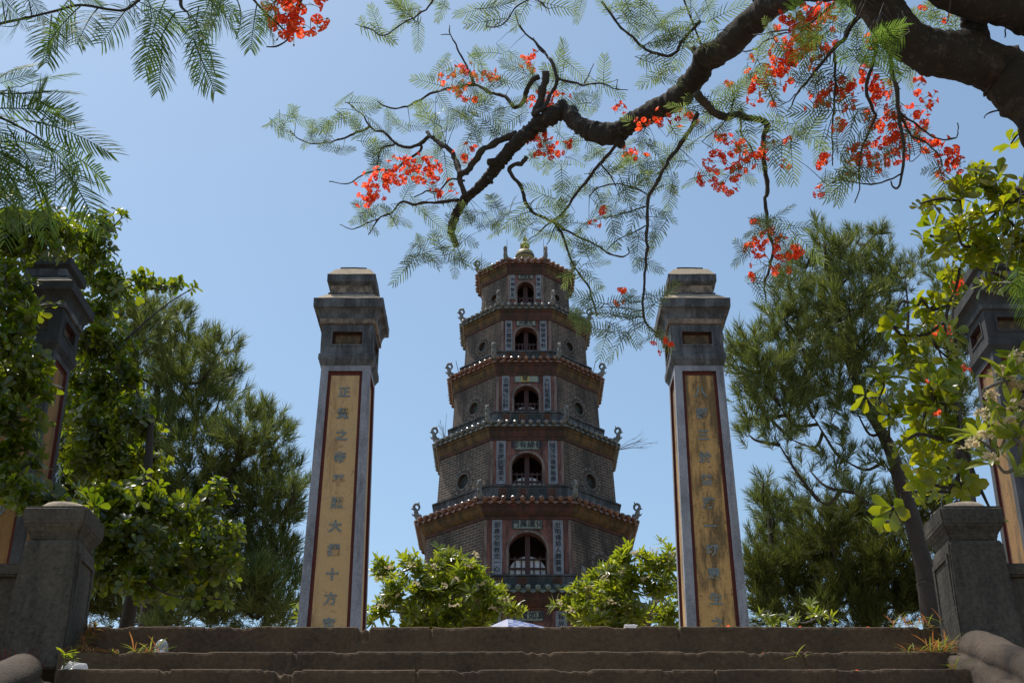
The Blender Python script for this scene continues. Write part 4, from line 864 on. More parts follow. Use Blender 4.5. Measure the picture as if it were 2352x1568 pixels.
LEAF = leafspots([(650, 275), (630, 285), (680, 265), (720, 300), (750, 330), (770, 350), (740, 280), (800, 235), (830, 250), (790, 260), (860, 290), (880, 340), (820, 310), (910, 270), (940, 290), (980, 260), (900, 330), (950, 370), (850, 370), (880, 370), (870, 470), (900, 500), (850, 490), (920, 480), (980, 480), (940, 460), (1010, 450), (830, 495), (1000, 350), (1020, 330), (1030, 370)], 13.2) + \
 leafspots([(1030, 150), (1070, 170), (1100, 130), (1150, 120), (1180, 140), (1120, 200), (1060, 200), (1010, 200), (1160, 190), (1200, 170), (1060, 260), (1100, 290), (1130, 250), (1080, 240), (1040, 260), (1120, 290), (1010, 290), (1000, 230), (1230, 180), (1270, 180), (1310, 150), (1330, 190), (1380, 180), (1360, 210), (1340, 230), (1290, 200), (1320, 250), (1170, 230), (1190, 270), (1090, 330), (1140, 300)], 12.5) + \
 leafspots([(1230, 320), (1260, 350), (1290, 370), (1340, 340), (1380, 350), (1340, 310), (1420, 340), (1450, 370), (1220, 370), (1390, 390), (1280, 310), (960, 580), (940, 600), (1000, 540), (1060, 540), (1070, 500), (1080, 590), (1050, 600), (970, 570), (1010, 580), (1090, 520), (1110, 490), (1170, 490), (1200, 500), (1230, 480), (1150, 500), (1130, 480), (1190, 520), (1240, 530), (1330, 520), (1360, 510), (1300, 500), (1270, 520), (1320, 430), (1290, 410), (1360, 400), (1350, 600), (1340, 630), (1340, 570), (1370, 560), (1320, 600), (1260, 450), (1370, 450), (1420, 460)], 12.7) + \
 leafspots([(1400, 500), (1430, 490), (1460, 480), (1510, 510), (1500, 540), (1460, 560), (1490, 470), (1540, 350), (1570, 370), (1590, 330), (1540, 300), (1600, 400), (1490, 400), (1450, 400), (1520, 390), (1500, 330), (1480, 310), (1340, 690), (1370, 710), (1330, 720), (1310, 720), (1390, 690), (1400, 720), (1440, 680), (1490, 670), (1500, 690), (1440, 720), (1410, 750), (1430, 770), (1470, 740), (1500, 760), (1400, 770), (1480, 600), (1500, 430), (1550, 430), (1440, 430)], 12.0, 20) + \
 leafspots([(940, 40), (860, 60), (920, 20), (1020, 10), (1130, 15), (1150, 40), (1200, 10), (960, 60), (840, 65), (1110, 30), (1330, 5), (1260, 0)], 11, 16) + \
 leafspots([(1400, 20), (1440, 40), (1470, 30), (1500, 60), (1540, 40), (1580, 20), (1530, 80), (1570, 90), (1600, 60), (1490, 140), (1520, 180), (1540, 140), (1550, 100), (1450, 15), (1510, 20), (1620, 30), (1640, 60), (1500, 100)], 10.6) + \
 leafspots([(1620, 230), (1660, 220), (1690, 200), (1640, 260), (1580, 250), (1680, 230), (1700, 340), (1770, 300), (1790, 340), (1830, 300), (1850, 310), (1800, 290), (1700, 270), (1650, 300), (1740, 500), (1780, 510), (1810, 520), (1740, 540), (1720, 570), (1760, 610), (1740, 650), (1830, 540), (1800, 560), (1700, 380), (1610, 290)], 11.3, 20) + \
 leafspots([(1870, 200), (1880, 170), (1930, 170), (1980, 130), (2000, 60), (1920, 60), (1960, 100), (1850, 60), (1920, 250), (1950, 280), (2000, 290), (1900, 410), (1940, 410), (1990, 390), (2050, 250), (2100, 340), (2060, 200), (1930, 340), (1880, 290), (1820, 330), (2080, 160), (2090, 130), (2040, 350), (1750, 150), (1720, 170), (1770, 220), (1800, 120), (1760, 80), (1890, 130), (1840, 190), (2150, 390), (2110, 300), (1960, 380), (2110, 30), (2180, 60), (2190, 90), (2150, 20), (2120, 60), (1840, 100)], 9.6, 22)
def pin_foliage(name, root, spots, temps, per, scale, material, droop=-.25, toward=None):
    P = []; D = []; NN = []
    for x, y, r, Y in spots:
        n = int(per + rng.random()); rr = r * mpp(x, y, Y); c = np.array(at(x, y, Y))
        a0 = rng.uniform(0, 6.28)
        for i in range(n):
            a = a0 + i * 2.4 + rng.normal(0, .3); q = np.array([math.cos(a), math.sin(a), 0]); nn = unit(np.array([-.1, .45, .85]) + rng.normal(0, .33, 3))
            d = unit(q - nn * q.dot(nn)); d[2] += droop * .3
            P.append(c + rng.normal(0, .35, 3) * rr - d * .1); D.append(d); NN.append(nn)
    P = np.array(P); D = np.array(D); NN = np.array(NN); sel = rng.integers(0, len(temps), len(P)); parts = []
    for i, (tv, tf) in enumerate(temps):
        m = sel == i; n = m.sum()
        parts.append((tv, tf, frames_n(D[m], NN[m], rng.uniform(scale[0], scale[1], n)), P[m], 0))
    return shift(link(name, soup(name, parts, material), root), root), P
fol, FP = pin_foliage('foliage', flame, LEAF, PIN, 2.0, (.65, 1.1), M['leaf_flame'])
twigs_to(tb, TWP + LIMBP, FP, .0045, .5, 4, .05)
# nearer fronds hanging in front of the fork, and the roof of the crown above the frame
NEARF = leafspots([(1900, 60), (1960, 30), (2010, 90), (2040, 70), (1990, 120), (1930, 100), (2060, 100), (1840, 50)], 7.2, 22) + leafspots([(2335, 640), (2350, 660)], 6.6, 10)
nf, NP_ = pin_foliage('near_foliage', flame, NEARF, PINN, 1.4, (.7, .9), M['leaf_near'])
twigs_to(tb, LIMBP, NP_[:14], .006, .6, 4, .1)
def overhead(root, n, xr, yr, zr, name):
    sp = []; P = []; D = []
    for _ in range(n):
        x, y = rng.uniform(*xr), rng.uniform(*yr); lim = CAMZ + y * math.tan(R(46)) if y > 0 else 4
        c = np.array([x, y, max(rng.uniform(*zr), lim + rng.uniform(0.3, 1.4))])
        for i in range(4):
            a = rng.uniform(0, 6.28); P.append(c + rng.normal(0, .15, 3)); D.append([math.cos(a), math.sin(a), rng.uniform(-.5, .2)])
    P = np.array(P); D = np.array(D); sel = rng.integers(0, len(PIN), len(P))
    parts = [(tv, tf, frames(D[sel == i], rng.uniform(.8, 1.2, (sel == i).sum())), P[sel == i], 0) for i, (tv, tf) in enumerate(PIN)]
    return shift(link(name, soup(name, parts, M['leaf_flame']), root), root), P
ov, OP = overhead(flame, 430, (0, 8), (4, 9.5), (5.5, 8.5), 'upper_foliage')
twigs_to(tb, LIMBP, OP, .012, .02, 5, .1)
shift(tb.build('twigs', M['twig'], flame, smooth=True), flame)
CLUST = [(850, 440, 28), (880, 415, 30), (920, 400, 30), (960, 395, 30), (990, 398, 25), (1000, 430, 18), (1075, 355, 20), (1045, 435, 10), (845, 460, 14), (1040, 180, 22), (1070, 165, 18), (1120, 180, 18), (1055, 215, 16), (1085, 235, 9), (1215, 140, 18), (1230, 240, 20), (1260, 230, 18), (1290, 225, 12), (1250, 345, 28), (1300, 330, 14), (1240, 320, 14), (1440, 350, 18), (1470, 365, 10), (1420, 250, 14), (1510, 275, 18), (1560, 260, 20), (1590, 265, 14), (1480, 285, 14), (1375, 490, 13), (1368, 515, 9), (1427, 665, 7), (1420, 695, 7), (1522, 780, 13), (1535, 800, 12)]
CL_A = [(x, y, r, 12.6 if x < 1450 else 11.6) for x, y, r in CLUST]
CL_B = [(x, y, r, 9.7) for x, y, r in [(1850, 40, 32), (1870, 90, 36), (1830, 130, 42), (1790, 165, 36), (1760, 195, 34), (1745, 220, 18), (1890, 25, 32), (1825, 75, 28), (1800, 50, 18), (1905, 225, 28), (1880, 240, 18), (1935, 210, 22), (1925, 292, 18), (1995, 175, 22), (2012, 200, 28), (2020, 240, 24), (2115, 190, 16), (2120, 230, 22), (2030, 290, 26), (2050, 325, 26), (2060, 270, 20), (2040, 345, 30), (2085, 280, 24), (2120, 290, 20), (2130, 322, 20), (2160, 345, 22), (2185, 378, 24), (2205, 375, 14), (2165, 398, 13), (1985, 355, 24), (1970, 375, 20), (2020, 385, 20), (1900, 375, 14), (1884, 440, 9), (1895, 362, 10), (2185, 350, 14), (2130, 15, 12), (2190, 50, 14), (1955, 250, 12), (2000, 95, 16)]]
CL_C = [(x, y, r, 11.4) for x, y, r in [(1720, 130, 10), (1680, 195, 9), (1660, 325, 20), (1690, 345, 20), (1650, 370, 20), (1630, 400, 22), (1660, 435, 18), (1690, 418, 14), (1720, 370, 24), (1750, 345, 14), (1770, 330, 10), (1800, 375, 11), (1808, 325, 9), (1612, 420, 9), (1690, 390, 18), (1730, 510, 7), (1765, 545, 19), (1780, 570, 22), (1730, 570, 14), (1800, 590, 20), (1790, 612, 18), (1745, 600, 16), (1718, 635, 9), (1832, 570, 9), (1735, 550, 10)]]
def cluster(root, x, y, r, Y, dens=560):
    c = np.array(at(x, y, Y)); rr = r * mpp(x, y, Y) * 1.65; n = max(3, int(dens * rr * rr * 1.15))
    d = unit(randdir(n) + np.array([0, -.1, .15])); q = (rng.random(n) ** .6) * rr
    P = c + d * q[:, None] * np.array([1, .8, .9]); sel = rng.integers(0, 4, n); parts = []
    dd = unit(d + rng.normal(0, .5, d.shape))
    for i, (tv, tf) in enumerate(FLW):
        m = sel == i; k = m.sum()
        if k: parts.append((tv, tf, frames(dd[m], rng.uniform(.75, 1.15, k), rng.uniform(0, 6.28, k)), P[m], 0))
    parts.append((STK[0], STK[1], frames(dd, np.full(n, 1.0)), P, 1))
    nb = max(2, n // 3); db = randdir(nb); Pb = c + db * rr * rng.uniform(.2, .9, nb)[:, None]
    parts.append((BUD[0], BUD[1], frames(db, np.full(nb, 1.0)), Pb, 1)); parts.append((STK[0], STK[1], frames(db, np.full(nb, 1.0)), Pb, 1))
    return shift(link('flower_cluster', soup('flower_cluster', parts, [M['petal'], M['calyx']]), root), root)
for x, y, r, Y in CL_A + CL_B + CL_C: cluster(flame, x, y, r, Y, 430 if Y < 10 else 380)

near = thing('flame_tree', 'feathery green fronds of another flame tree reaching in at the upper left corner', 'tree', (-6.6, 5.6, -3.75))
nb_ = MB(); NT = [[(-60, 75, 9, 5.2), (0, 55, 7, 5.2), (60, 42, 6, 5.2), (130, 25, 6, 5.2), (185, 12, 6, 5.2), (250, 22, 6, 5.3), (290, 22, 6, 5.3), (330, -10, 8, 5.3)],
 [(420, -40, 10, 5.6), (415, 10, 8, 5.6), (430, 28, 5, 5.6)], [(560, -30, 8, 6.0), (600, 20, 5, 6.2), (660, 80, 4, 6.3), (640, 105, 4, 6.3), (612, 108, 3, 6.3)], [(700, -20, 6, 6.3), (670, 60, 4, 6.3)],
 [(-80, 240, 10, 5.4), (0, 270, 6, 5.4), (60, 300, 5, 5.5), (110, 330, 3, 5.5)], [(-80, 330, 8, 5.4), (0, 350, 5, 5.4), (80, 400, 4, 5.5)], [(0, 215, 4, 5.4), (70, 215, 3, 5.4), (120, 210, 2.5, 5.4)], [(-60, 420, 6, 5.5), (20, 410, 4, 5.5), (120, 430, 3, 5.6)]]
NTP = []
for T in NT:
    P_, r_ = px_path(T, 5.4); p, r = smoothpath(P_, r_, 5); nb_.tube(p, r, 7, wob=.2); NTP += p
bb = MB(); p, r = smoothpath([at(-80, 300, 5.4), (-4.4, 5.4, 1.6), (-5.6, 5.5, 0), (-6.4, 5.6, -2), (-6.6, 5.6, -3.78)], [.06, .1, .15, .2, .27], 6); bb.tube(p, r, 12, wob=.15)
p, r = smoothpath([(-4.6, 5.4, 1.3), (-4.4, 5.5, 3), (-3, 5.6, 4.2), at(0, -110, 5.6), at(420, -60, 5.6), at(620, -60, 6), at(760, -90, 6.4)], [.1, .08, .06, .042, .03, .02, .006], 6); bb.tube(p, r, 10, wob=.15)
p, r = smoothpath([at(-40, -90, 5.5), at(-60, 75, 5.2)], [.03, .02], 4); bb.tube(p, r, 6)
shift(bb.build('trunk', M['bark'], near, smooth=True), near)
def fronds(specs):
    """(base x, y, tip x, y, Y base, Y tip): single near fronds laid by hand"""
    P = []; D = []; Sx = []
    for x0, y0, x1, y1, Ya, Yb in specs:
        a, b_ = at(x0, y0, Ya), at(x1, y1, Yb); lim = random.uniform(.38, .5)
        if (b_ - a).length > lim: a = b_ - (b_ - a).normalized() * lim
        P.append(a); D.append(b_ - a); Sx.append((b_ - a).length / .42)
    return np.array([tuple(p) for p in P]), np.array([tuple(d) for d in D]), np.array(Sx)
SP = [(190, 10, 75, 105, 5.2, 5.1), (120, 20, 110, 120, 5.2, 5.0), (130, 25, 200, 95, 5.2, 5.3), (40, 40, 60, 90, 5.2, 4.9), (20, 20, -30, 60, 5.2, 5.2), (230, 15, 180, 60, 5.3, 5.0), (370, 5, 375, 190, 5.5, 5.35), (380, 0, 320, 110, 5.6, 5.5), (420, 20, 480, 190, 5.6, 5.4), (430, 20, 525, 150, 5.6, 5.6), (420, 10, 350, 90, 5.6, 5.3), (460, 0, 440, 90, 5.6, 5.4), (470, -10, 560, 60, 5.7, 5.7), (540, -10, 590, 70, 5.9, 5.8), (510, -20, 500, 70, 5.9, 5.7), (590, 10, 575, 95, 6.1, 6.0), (600, 20, 640, 90, 6.2, 6.2), (300, 10, 250, 70, 5.4, 5.2), (310, 0, 420, 50, 5.4, 5.6), (60, -20, 100, 40, 5.2, 5.2), (160, -20, 230, 20, 5.2, 5.3), (280, -20, 330, 40, 5.4, 5.4), (640, -10, 610, 60, 6.2, 6.1), (330, -15, 400, 60, 5.4, 5.3), (500, -30, 470, 50, 5.8, 5.6), (0, -20, 30, 50, 5.2, 5.1),
 (-10, 195, 75, 165, 5.4, 5.4), (-10, 210, 90, 190, 5.4, 5.3), (40, 215, 170, 190, 5.4, 5.4), (80, 225, 180, 290, 5.4, 5.3), (-20, 250, 150, 240, 5.4, 5.3), (20, 270, 235, 300, 5.4, 5.3), (60, 300, 190, 395, 5.5, 5.4), (60, 300, 270, 400, 5.5, 5.4), (100, 320, 230, 495, 5.5, 5.4), (-20, 330, 120, 300, 5.4, 5.3), (-20, 360, 100, 440, 5.4, 5.3), (20, 360, 190, 470, 5.4, 5.4), (-10, 400, 60, 470, 5.5, 5.3), (60, 390, 150, 480, 5.5, 5.4), (-30, 290, 40, 380, 5.4, 5.2), (0, 270, 90, 370, 5.4, 5.2), (-20, 430, 50, 490, 5.5, 5.4), (20, 200, 60, 260, 5.4, 5.2), (-30, 230, 30, 320, 5.4, 5.2), (-10, 320, -20, 420, 5.4, 5.3), (40, 330, 100, 400, 5.4, 5.3), (30, 420, 10, 480, 5.5, 5.4)]
SP += [(a + random.uniform(-40, 25), b_ + random.uniform(-25, 30), c_ + random.uniform(-50, 5), d_ + random.uniform(-45, 20), e_ + random.uniform(.05, .5), f_ + random.uniform(.05, .5)) for a, b_, c_, d_, e_, f_ in SP[26::2]]
SP += [(a + random.uniform(-20, 20), b_ - random.uniform(10, 40), c_ + random.uniform(-20, 20), d_ - random.uniform(15, 50), e_ + .2, f_ + .2) for a, b_, c_, d_, e_, f_ in SP[:26:4]]
P, D, Sx = fronds(SP); sel = rng.integers(0, len(PINN), len(P))
me = soup('foliage', [(tv, tf, frames(D[sel == i], Sx[sel == i], rng.normal(0, .75, (sel == i).sum())), P[sel == i], 0) for i, (tv, tf) in enumerate(PINN)], M['leaf_near'])
shift(link('foliage', me, near), near)
twigs_to(nb_, NTP, P, .004, 1, 4, .05)
shift(nb_.build('twigs', M['twig'], near, smooth=True), near)
overhead(near, 60, (-6.5, -1.2), (4.6, 6.8), (3.5, 5.5), 'upper_foliage')
for x, y, r, Y in ((675, 30, 52, 6.3), (640, 60, 40, 6.3), (700, 15, 40, 6.3), (720, 50, 22, 6.3), (660, 0, 40, 6.3)): cluster(near, x, y, r, Y, 300)

# ------------------------------------------------------------------ pines
def pine(label, base, trunk, clumps, dens=85, material='needle', nm='pine_tree', scale=(1.0, 1.65), w0=.22, twf=.05, dead=()):
    root = thing(nm, label, 'tree', base, 'pines behind the gate')
    pts = [Vector(base) + Vector((0, 0, -.05))] + [at(*q) for q in trunk]; n = len(pts)
    p, r = smoothpath(pts, [w0 * (1 - .82 * i / (n - 1)) for i in range(n)], 6)
    b = MB(); b.tube(p, r, 10, wob=.15); shift(b.build('trunk', M['pinebark'], root, smooth=True), root)
    _, P = crown('crown', root, TUFT, clumps, dens, 1.15, scale, M[material], .25, shell=.5, flat=.9)
    b = MB(); S_ = np.array([tuple(q) for q in p[2:]]); limbs = []
    clumps = sorted(clumps, key=lambda c: np.linalg.norm(S_ - np.array(at(*c[:2], c[3])), axis=1).min())
    for c in clumps:
        if limbs: S_ = np.array([tuple(q) for q in p[2:] + limbs])
        ctr = at(*c[:2], c[3]); d = np.linalg.norm(S_ - np.array(ctr + Vector((0, 0, -.6))), axis=1); a = Vector(S_[d.argmin()])
        m1 = a.lerp(ctr, .5) + Vector((random.uniform(-.15, .15), random.uniform(-.15, .15), random.uniform(-.35, .05)))
        q, rr = smoothpath([a, m1, ctr], [.05, .035, .015], 4); b.tube(q, rr, 5, cap=False, wob=.2); limbs += q
    twigs_to(b, limbs, P, .009, twf, 4, -.05)
    shift(b.build('branches', M['pinebark'], root), root); return root
cl = lambda Y, L, k=1.0: [(x, y, r, Y + random.uniform(-1.2, 1.2), k) for x, y, r in L]
pine('bushy pine with olive tufts standing between the glossy tree and a clean ochre pillar', (-8.1, 28, 0), [(342, 1400, 28), (345, 1250, 28), (352, 1050, 28), (362, 880, 28), (366, 730, 28)],
 cl(28, [(330, 730, 45), (385, 715, 40), (300, 780, 60), (370, 790, 70), (440, 800, 50), (500, 810, 42), (525, 855, 30), (430, 880, 75), (350, 880, 80), (510, 900, 42), (460, 960, 75), (450, 1070, 90), (340, 1000, 90), (430, 1180, 90), (330, 1150, 80), (280, 1080, 70), (250, 960, 70), (410, 720, 22), (270, 730, 40)]), 150)
pine('lower pine spreading its tufts up against the clean ochre pillar', (-7.4, 27, 0), [(378, 1400, 27), (400, 1300, 27), (460, 1200, 27), (520, 1100, 27), (570, 1000, 27)],
 cl(27, [(560, 985, 50), (615, 970, 42), (645, 1000, 32), (560, 1050, 75), (635, 1090, 55), (675, 1115, 32), (600, 1160, 75), (648, 1180, 45), (510, 1160, 80), (640, 1260, 52), (560, 1280, 85), (668, 1320, 36), (620, 1360, 65), (520, 1370, 80), (655, 1400, 35), (460, 1290, 80), (430, 1390, 60), (350, 1300, 70), (300, 1250, 60), (590, 1420, 50), (500, 1430, 50), (580, 1340, 60), (430, 1330, 60), (380, 1420, 50), (640, 1430, 40)]), 165)
pine('tallest pine, its crown of upright tufts rising right of the blackened ochre pillar', at(2150, 1437, 28).xy.to_3d(), [(2140, 1400, 28), (2128, 1330, 28), (2100, 1210, 28), (2070, 1110, 28), (2040, 1020, 28), (1995, 940, 28), (1950, 830, 28), (1920, 700, 28), (1892, 560, 28)],
 cl(28, [(1880, 525, 18), (1895, 565, 34), (1930, 595, 45), (1975, 545, 22), (2015, 535, 22), (1850, 615, 42), (1960, 620, 55), (2020, 590, 36), (2040, 640, 45), (2100, 610, 28), (2080, 650, 26), (1810, 655, 36), (1860, 700, 62), (1950, 700, 75), (2020, 720, 55), (1790, 720, 34), (1830, 770, 62), (1740, 795, 42), (1702, 790, 30), (1900, 790, 80), (1980, 800, 60), (1690, 830, 28), (1760, 850, 62), (1840, 870, 70), (1930, 890, 70), (1712, 900, 42), (1790, 930, 60), (1725, 960, 34)])
 + cl(28, [(1870, 960, 60), (1722, 1000, 32), (1780, 1005, 42), (1970, 950, 60), (2000, 880, 60), (1930, 1050, 60), (1860, 1080, 50), (1960, 1130, 60), (1880, 1150, 45), (2030, 1060, 50), (2050, 950, 50), (2080, 800, 36), (1820, 1010, 30)], .42), 160, w0=.26, twf=.14)
pine('small pine with pointed top low beside the blackened ochre pillar', at(1780, 1437, 34).xy.to_3d(), [(1780, 1400, 34), (1772, 1250, 34), (1760, 1110, 34)],
 cl(34, [(1755, 1108, 16), (1752, 1140, 26), (1770, 1170, 34), (1800, 1170, 30), (1775, 1215, 42), (1835, 1175, 30), (1840, 1220, 40), (1735, 1245, 22), (1770, 1280, 50), (1725, 1290, 22)]), 170, w0=.16)
pine('dark spreading pine low behind the leaning pine trunk on the right', at(1990, 1437, 31).xy.to_3d(), [(1990, 1400, 31), (1985, 1300, 31), (1975, 1200, 31)],
 cl(31, [(1750, 1310, 42), (1800, 1330, 62), (1870, 1280, 62), (1950, 1260, 72), (2040, 1280, 72), (1742, 1370, 40), (1850, 1370, 65), (1950, 1360, 72), (2050, 1370, 72), (2120, 1330, 62), (1980, 1190, 55), (2060, 1180, 55), (1900, 1220, 55), (2120, 1400, 45), (2180, 1250, 60), (2160, 1160, 50), (1760, 1410, 40), (1880, 1420, 50), (2000, 1430, 50)]), 230, 'needle_dark')
pine('pine half hidden behind the yellow-green branches at the right edge', at(2230, 1437, 30).xy.to_3d(), [(2225, 1200, 30), (2200, 950, 30), (2190, 700, 30)],
 cl(30, [(2165, 645, 34), (2185, 740, 36), (2150, 785, 36), (2215, 700, 40), (2130, 850, 40), (2230, 800, 60), (2200, 900, 60), (2150, 960, 50), (2250, 640, 40), (2190, 1040, 60), (2120, 1040, 40)]), 170)
pine('dark pine in the gloom behind the glossy tree at the left', at(150, 1437, 31).xy.to_3d(), [(150, 1300, 31), (155, 1100, 31), (160, 900, 31)],
 cl(31, [(160, 860, 50), (110, 950, 70), (200, 980, 70), (150, 1080, 80), (80, 1150, 80), (220, 1150, 70), (140, 1250, 80), (240, 1280, 70), (60, 1300, 80), (200, 1380, 60), (100, 1400, 70), (270, 1400, 50), (330, 1390, 45), (240, 1340, 50)]), 190, 'needle_dark')
# far trees closing the gaps low down
for i, (x, y, r, lab) in enumerate([(300, 1405, 26, 'pale far pine seen low between trunks at the left'), (1830, 1395, 26, 'pale far pine seen low right of the blackened ochre pillar'), (2010, 1400, 26, 'pale far pine seen low beside the leaning trunk')]):
    pine(lab, at(x, 1437, 60).xy.to_3d(), [(x, 1420, 60), (x, y - 20, 60)], [(x + dx, y + dy, r, 60 + random.uniform(-1, 1), .3) for dx in (-50, -20, 15, 45) for dy in (-8, 18, 40)], 22, 'needle', scale=(1.3, 1.9))

# ------------------------------------------------------------------ broadleaf trees
BRO = [rosette(7, .17, .09, 6, 'obo', (.0, .9), .25, .2) for _ in range(5)]
def broadleaf(name, label, base, trunk, groups, material, dens, scale, w0=.14, cat='tree', temps=BRO, grp=None, flowers=None, stemm='twig', up=.45, twf=.3):
    root = thing(name, label, cat, base, grp)
    pts = [Vector(base) + Vector((0, 0, -.05))] + [Vector(q) for q in trunk]; n = len(pts)
    p, r = smoothpath(pts, [w0 * (1 - .7 * i / (n - 1)) for i in range(n)], 5)
    b = MB(); b.tube(p, r, 9, wob=.15)
    allc = clumps = [c for gq in groups for c in gq]
    S_ = np.array([tuple(q) for q in p[1:]]); limbs = []
    clumps = sorted(clumps, key=lambda c: np.linalg.norm(S_ - np.array(at(c[0], c[1], c[3])), axis=1).min())
    for c in clumps:
        if limbs: S_ = np.array([tuple(q) for q in p[1:] + limbs])
        ctr = at(c[0], c[1], c[3]); d = np.linalg.norm(S_ - np.array(ctr), axis=1) + .5 * np.maximum(0, S_[:, 2] - ctr.z); a = Vector(S_[d.argmin()])
        m1 = a.lerp(ctr, .55) + Vector((random.uniform(-.1, .1), random.uniform(-.1, .1), random.uniform(-.1, .12)))
        L = (ctr - a).length; q, rr = smoothpath([a, m1, ctr], [min(.034, .012 + .01 * L), .014, .007], 4); b.tube(q, rr, 6, cap=False, wob=.2); limbs += q
    shift(b.build('trunk', M[stemm], root, smooth=True), root)
    _, P = crown('crown', root, temps, clumps, dens, up, scale, M[material], .35, gauss=.85, flat=.9)
    b = MB(); twigs_to(b, limbs, P, .007 * scale[1], twf, 4, .02)
    if b.v: shift(b.build('twigs', M[stemm], root), root)
    if flowers: flowers(root)
    return root
Fr = lambda Y, L, k=1.0: [(q[0], q[1], q[2], Y + random.uniform(-.35, .35), q[3] if len(q) > 3 else k) for q in L]
broadleaf('broadleaf_tree', 'glossy dark broadleaf branches reaching from the left edge across a dark pillar', (-8.0, 15.2, 0), [(-7.9, 15.2, 2), (-7.7, 15.3, 4), (-7.5, 15.3, 6.5)],
 [Fr(15.4, [(30, 500, 45), (90, 520, 42), (150, 540, 40), (35, 560, 50), (110, 560, 30), (12, 625, 32), (15, 700, 36), (55, 745, 32), (15, 790, 42), (65, 850, 42), (25, 900, 48), (95, 905, 26), (15, 970, 26), (60, 1135, 40), (120, 1155, 42), (25, 1130, 38), (165, 1175, 38), (8, 1060, 22), (190, 1205, 24), (60, 700, 12, .6), (130, 700, 8, .5), (30, 660, 40), (72, 700, 20), (40, 860, 42), (82, 960, 22), (50, 1010, 32), (18, 1040, 34), (88, 1045, 14), (10, 940, 36), (60, 790, 24), (30, 1090, 30), (-60, 560, 60), (-120, 700, 60), (-70, 820, 60), (-140, 900, 70), (-80, 1040, 60), (-170, 520, 60), (-190, 760, 60), (-150, 1120, 60), (-40, 440, 40)])], 'leaf_broad', 400, (.75, 1.1), .16, twf=.15)
broadleaf('broadleaf_tree', 'full glossy dark green broadleaf tree standing between a dark pillar and the pines', (-5.6, 18.6, 0), [(-5.6, 18.5, 2), (-5.5, 18.4, 4), (-5.6, 18.4, 6)],
 [Fr(18.6, [(120, 510, 42), (190, 545, 48), (235, 520, 32), (280, 500, 13), (270, 482, 7), (220, 590, 42), (180, 630, 36), (240, 640, 42), (270, 670, 36), (320, 652, 26), (365, 650, 18), (410, 655, 15), (442, 662, 8), (225, 720, 48), (205, 780, 55), (255, 800, 52), (185, 870, 55), (245, 900, 62), (300, 860, 42), (175, 960, 55), (235, 1000, 72), (310, 960, 42), (350, 990, 28), (195, 1060, 65), (280, 1080, 75), (345, 1060, 36)]),
  Fr(17.2, [(260, 1160, 72), (340, 1150, 52), (300, 1240, 76), (380, 1180, 52), (430, 1200, 52), (480, 1150, 34), (500, 1130, 24), (460, 1260, 62), (520, 1220, 32), (400, 1300, 62), (330, 1330, 52), (500, 1310, 38), (530, 1300, 18), (250, 1260, 55), (440, 1370, 30, .6), (510, 1375, 18, .6), (240, 1330, 45), (220, 1210, 50)])],
 'leaf_broad', 430, (.6, 1.05), .16, twf=.1)
broadleaf('broadleaf_tree', 'yellow-green broadleaf tree with large rounded leaves reaching in from the right', (5.2, 10.6, 0), [(5.1, 10.5, 1.6), (4.9, 10.4, 3), (4.9, 10.2, 4.6), (5.0, 10.1, 5.6)],
 [Fr(10.1, [(2250, 415, 45), (2300, 440, 42), (2205, 450, 30), (2145, 470, 26), (2112, 468, 9), (2262, 500, 52), (2200, 530, 48), (2320, 510, 45), (2335, 570, 55), (2255, 575, 55), (2172, 558, 32), (2122, 550, 16), (2310, 640, 45, .7), (2205, 615, 30), (2345, 450, 40), (2322, 330, 8), (2345, 300, 14)]),
  Fr(9.8, [(2110, 700, 30), (2065, 705, 10), (2145, 702, 26), (2182, 690, 22), (2112, 762, 36), (2080, 785, 28), (2152, 800, 40), (2180, 770, 26), (2062, 752, 20), (2085, 840, 40), (2142, 870, 46), (2030, 890, 38), (1990, 905, 18), (2102, 930, 42), (2172, 930, 42), (2052, 960, 30), (2192, 880, 32), (2105, 1000, 32), (2165, 1010, 42), (2062, 1030, 22), (2205, 1000, 28), (2152, 1080, 42), (2112, 1100, 32), (2202, 1090, 34), (2072, 1130, 22), (2050, 1168, 22), (2020, 1190, 12), (2002, 1212, 9), (2182, 1130, 24), (2285, 1190, 5)])],
 'leaf_yellow', 300, (.5, 1.05), .12, twf=.5)
FRA = [rosette(13, .21, .054, 4, 'lance', (.05, 1.0), .3, .25) for _ in range(5)]
FWH = [rosette(6, .03, .024, 2, 'obo', (.2, .9), .1, .2) for _ in range(2)]
def white_flowers(spots, k, rr):
    def f(root):
        P = []
        for x, y, Y in spots:
            c = np.array(at(x, y, Y)); P += [c + rng.normal(0, rr, 3) * np.array([1, 1, .55]) for _ in range(k)]
        P = np.array(P); d = unit(rng.normal(0, .6, P.shape) + np.array([0, 0, 1])); sel = rng.integers(0, 2, len(P))
        shift(link('blossoms', soup('blossoms', [(tv, tf, frames(d[sel == i], rng.uniform(.8, 1.2, (sel == i).sum()), rng.uniform(0, 6, (sel == i).sum())), P[sel == i], 0) for i, (tv, tf) in enumerate(FWH)], M['white_petal']), root), root)
    return f
SHR = dict(cat='shrub', temps=FRA, grp='frangipani bushes flowering on the terrace', stemm='greystem', up=.9)
gL = Fr(22, [(882, 1312, 32), (905, 1360, 40), (945, 1305, 34), (1000, 1302, 36), (1040, 1290, 30), (1085, 1315, 36), (970, 1360, 42), (1040, 1360, 46), (1105, 1352, 42), (1150, 1372, 28), (1178, 1402, 22), (1200, 1408, 10), (1125, 1400, 38), (872, 1410, 32), (950, 1410, 42), (1040, 1410, 42), (858, 1290, 10), (1000, 1440, 45), (1090, 1440, 40)])
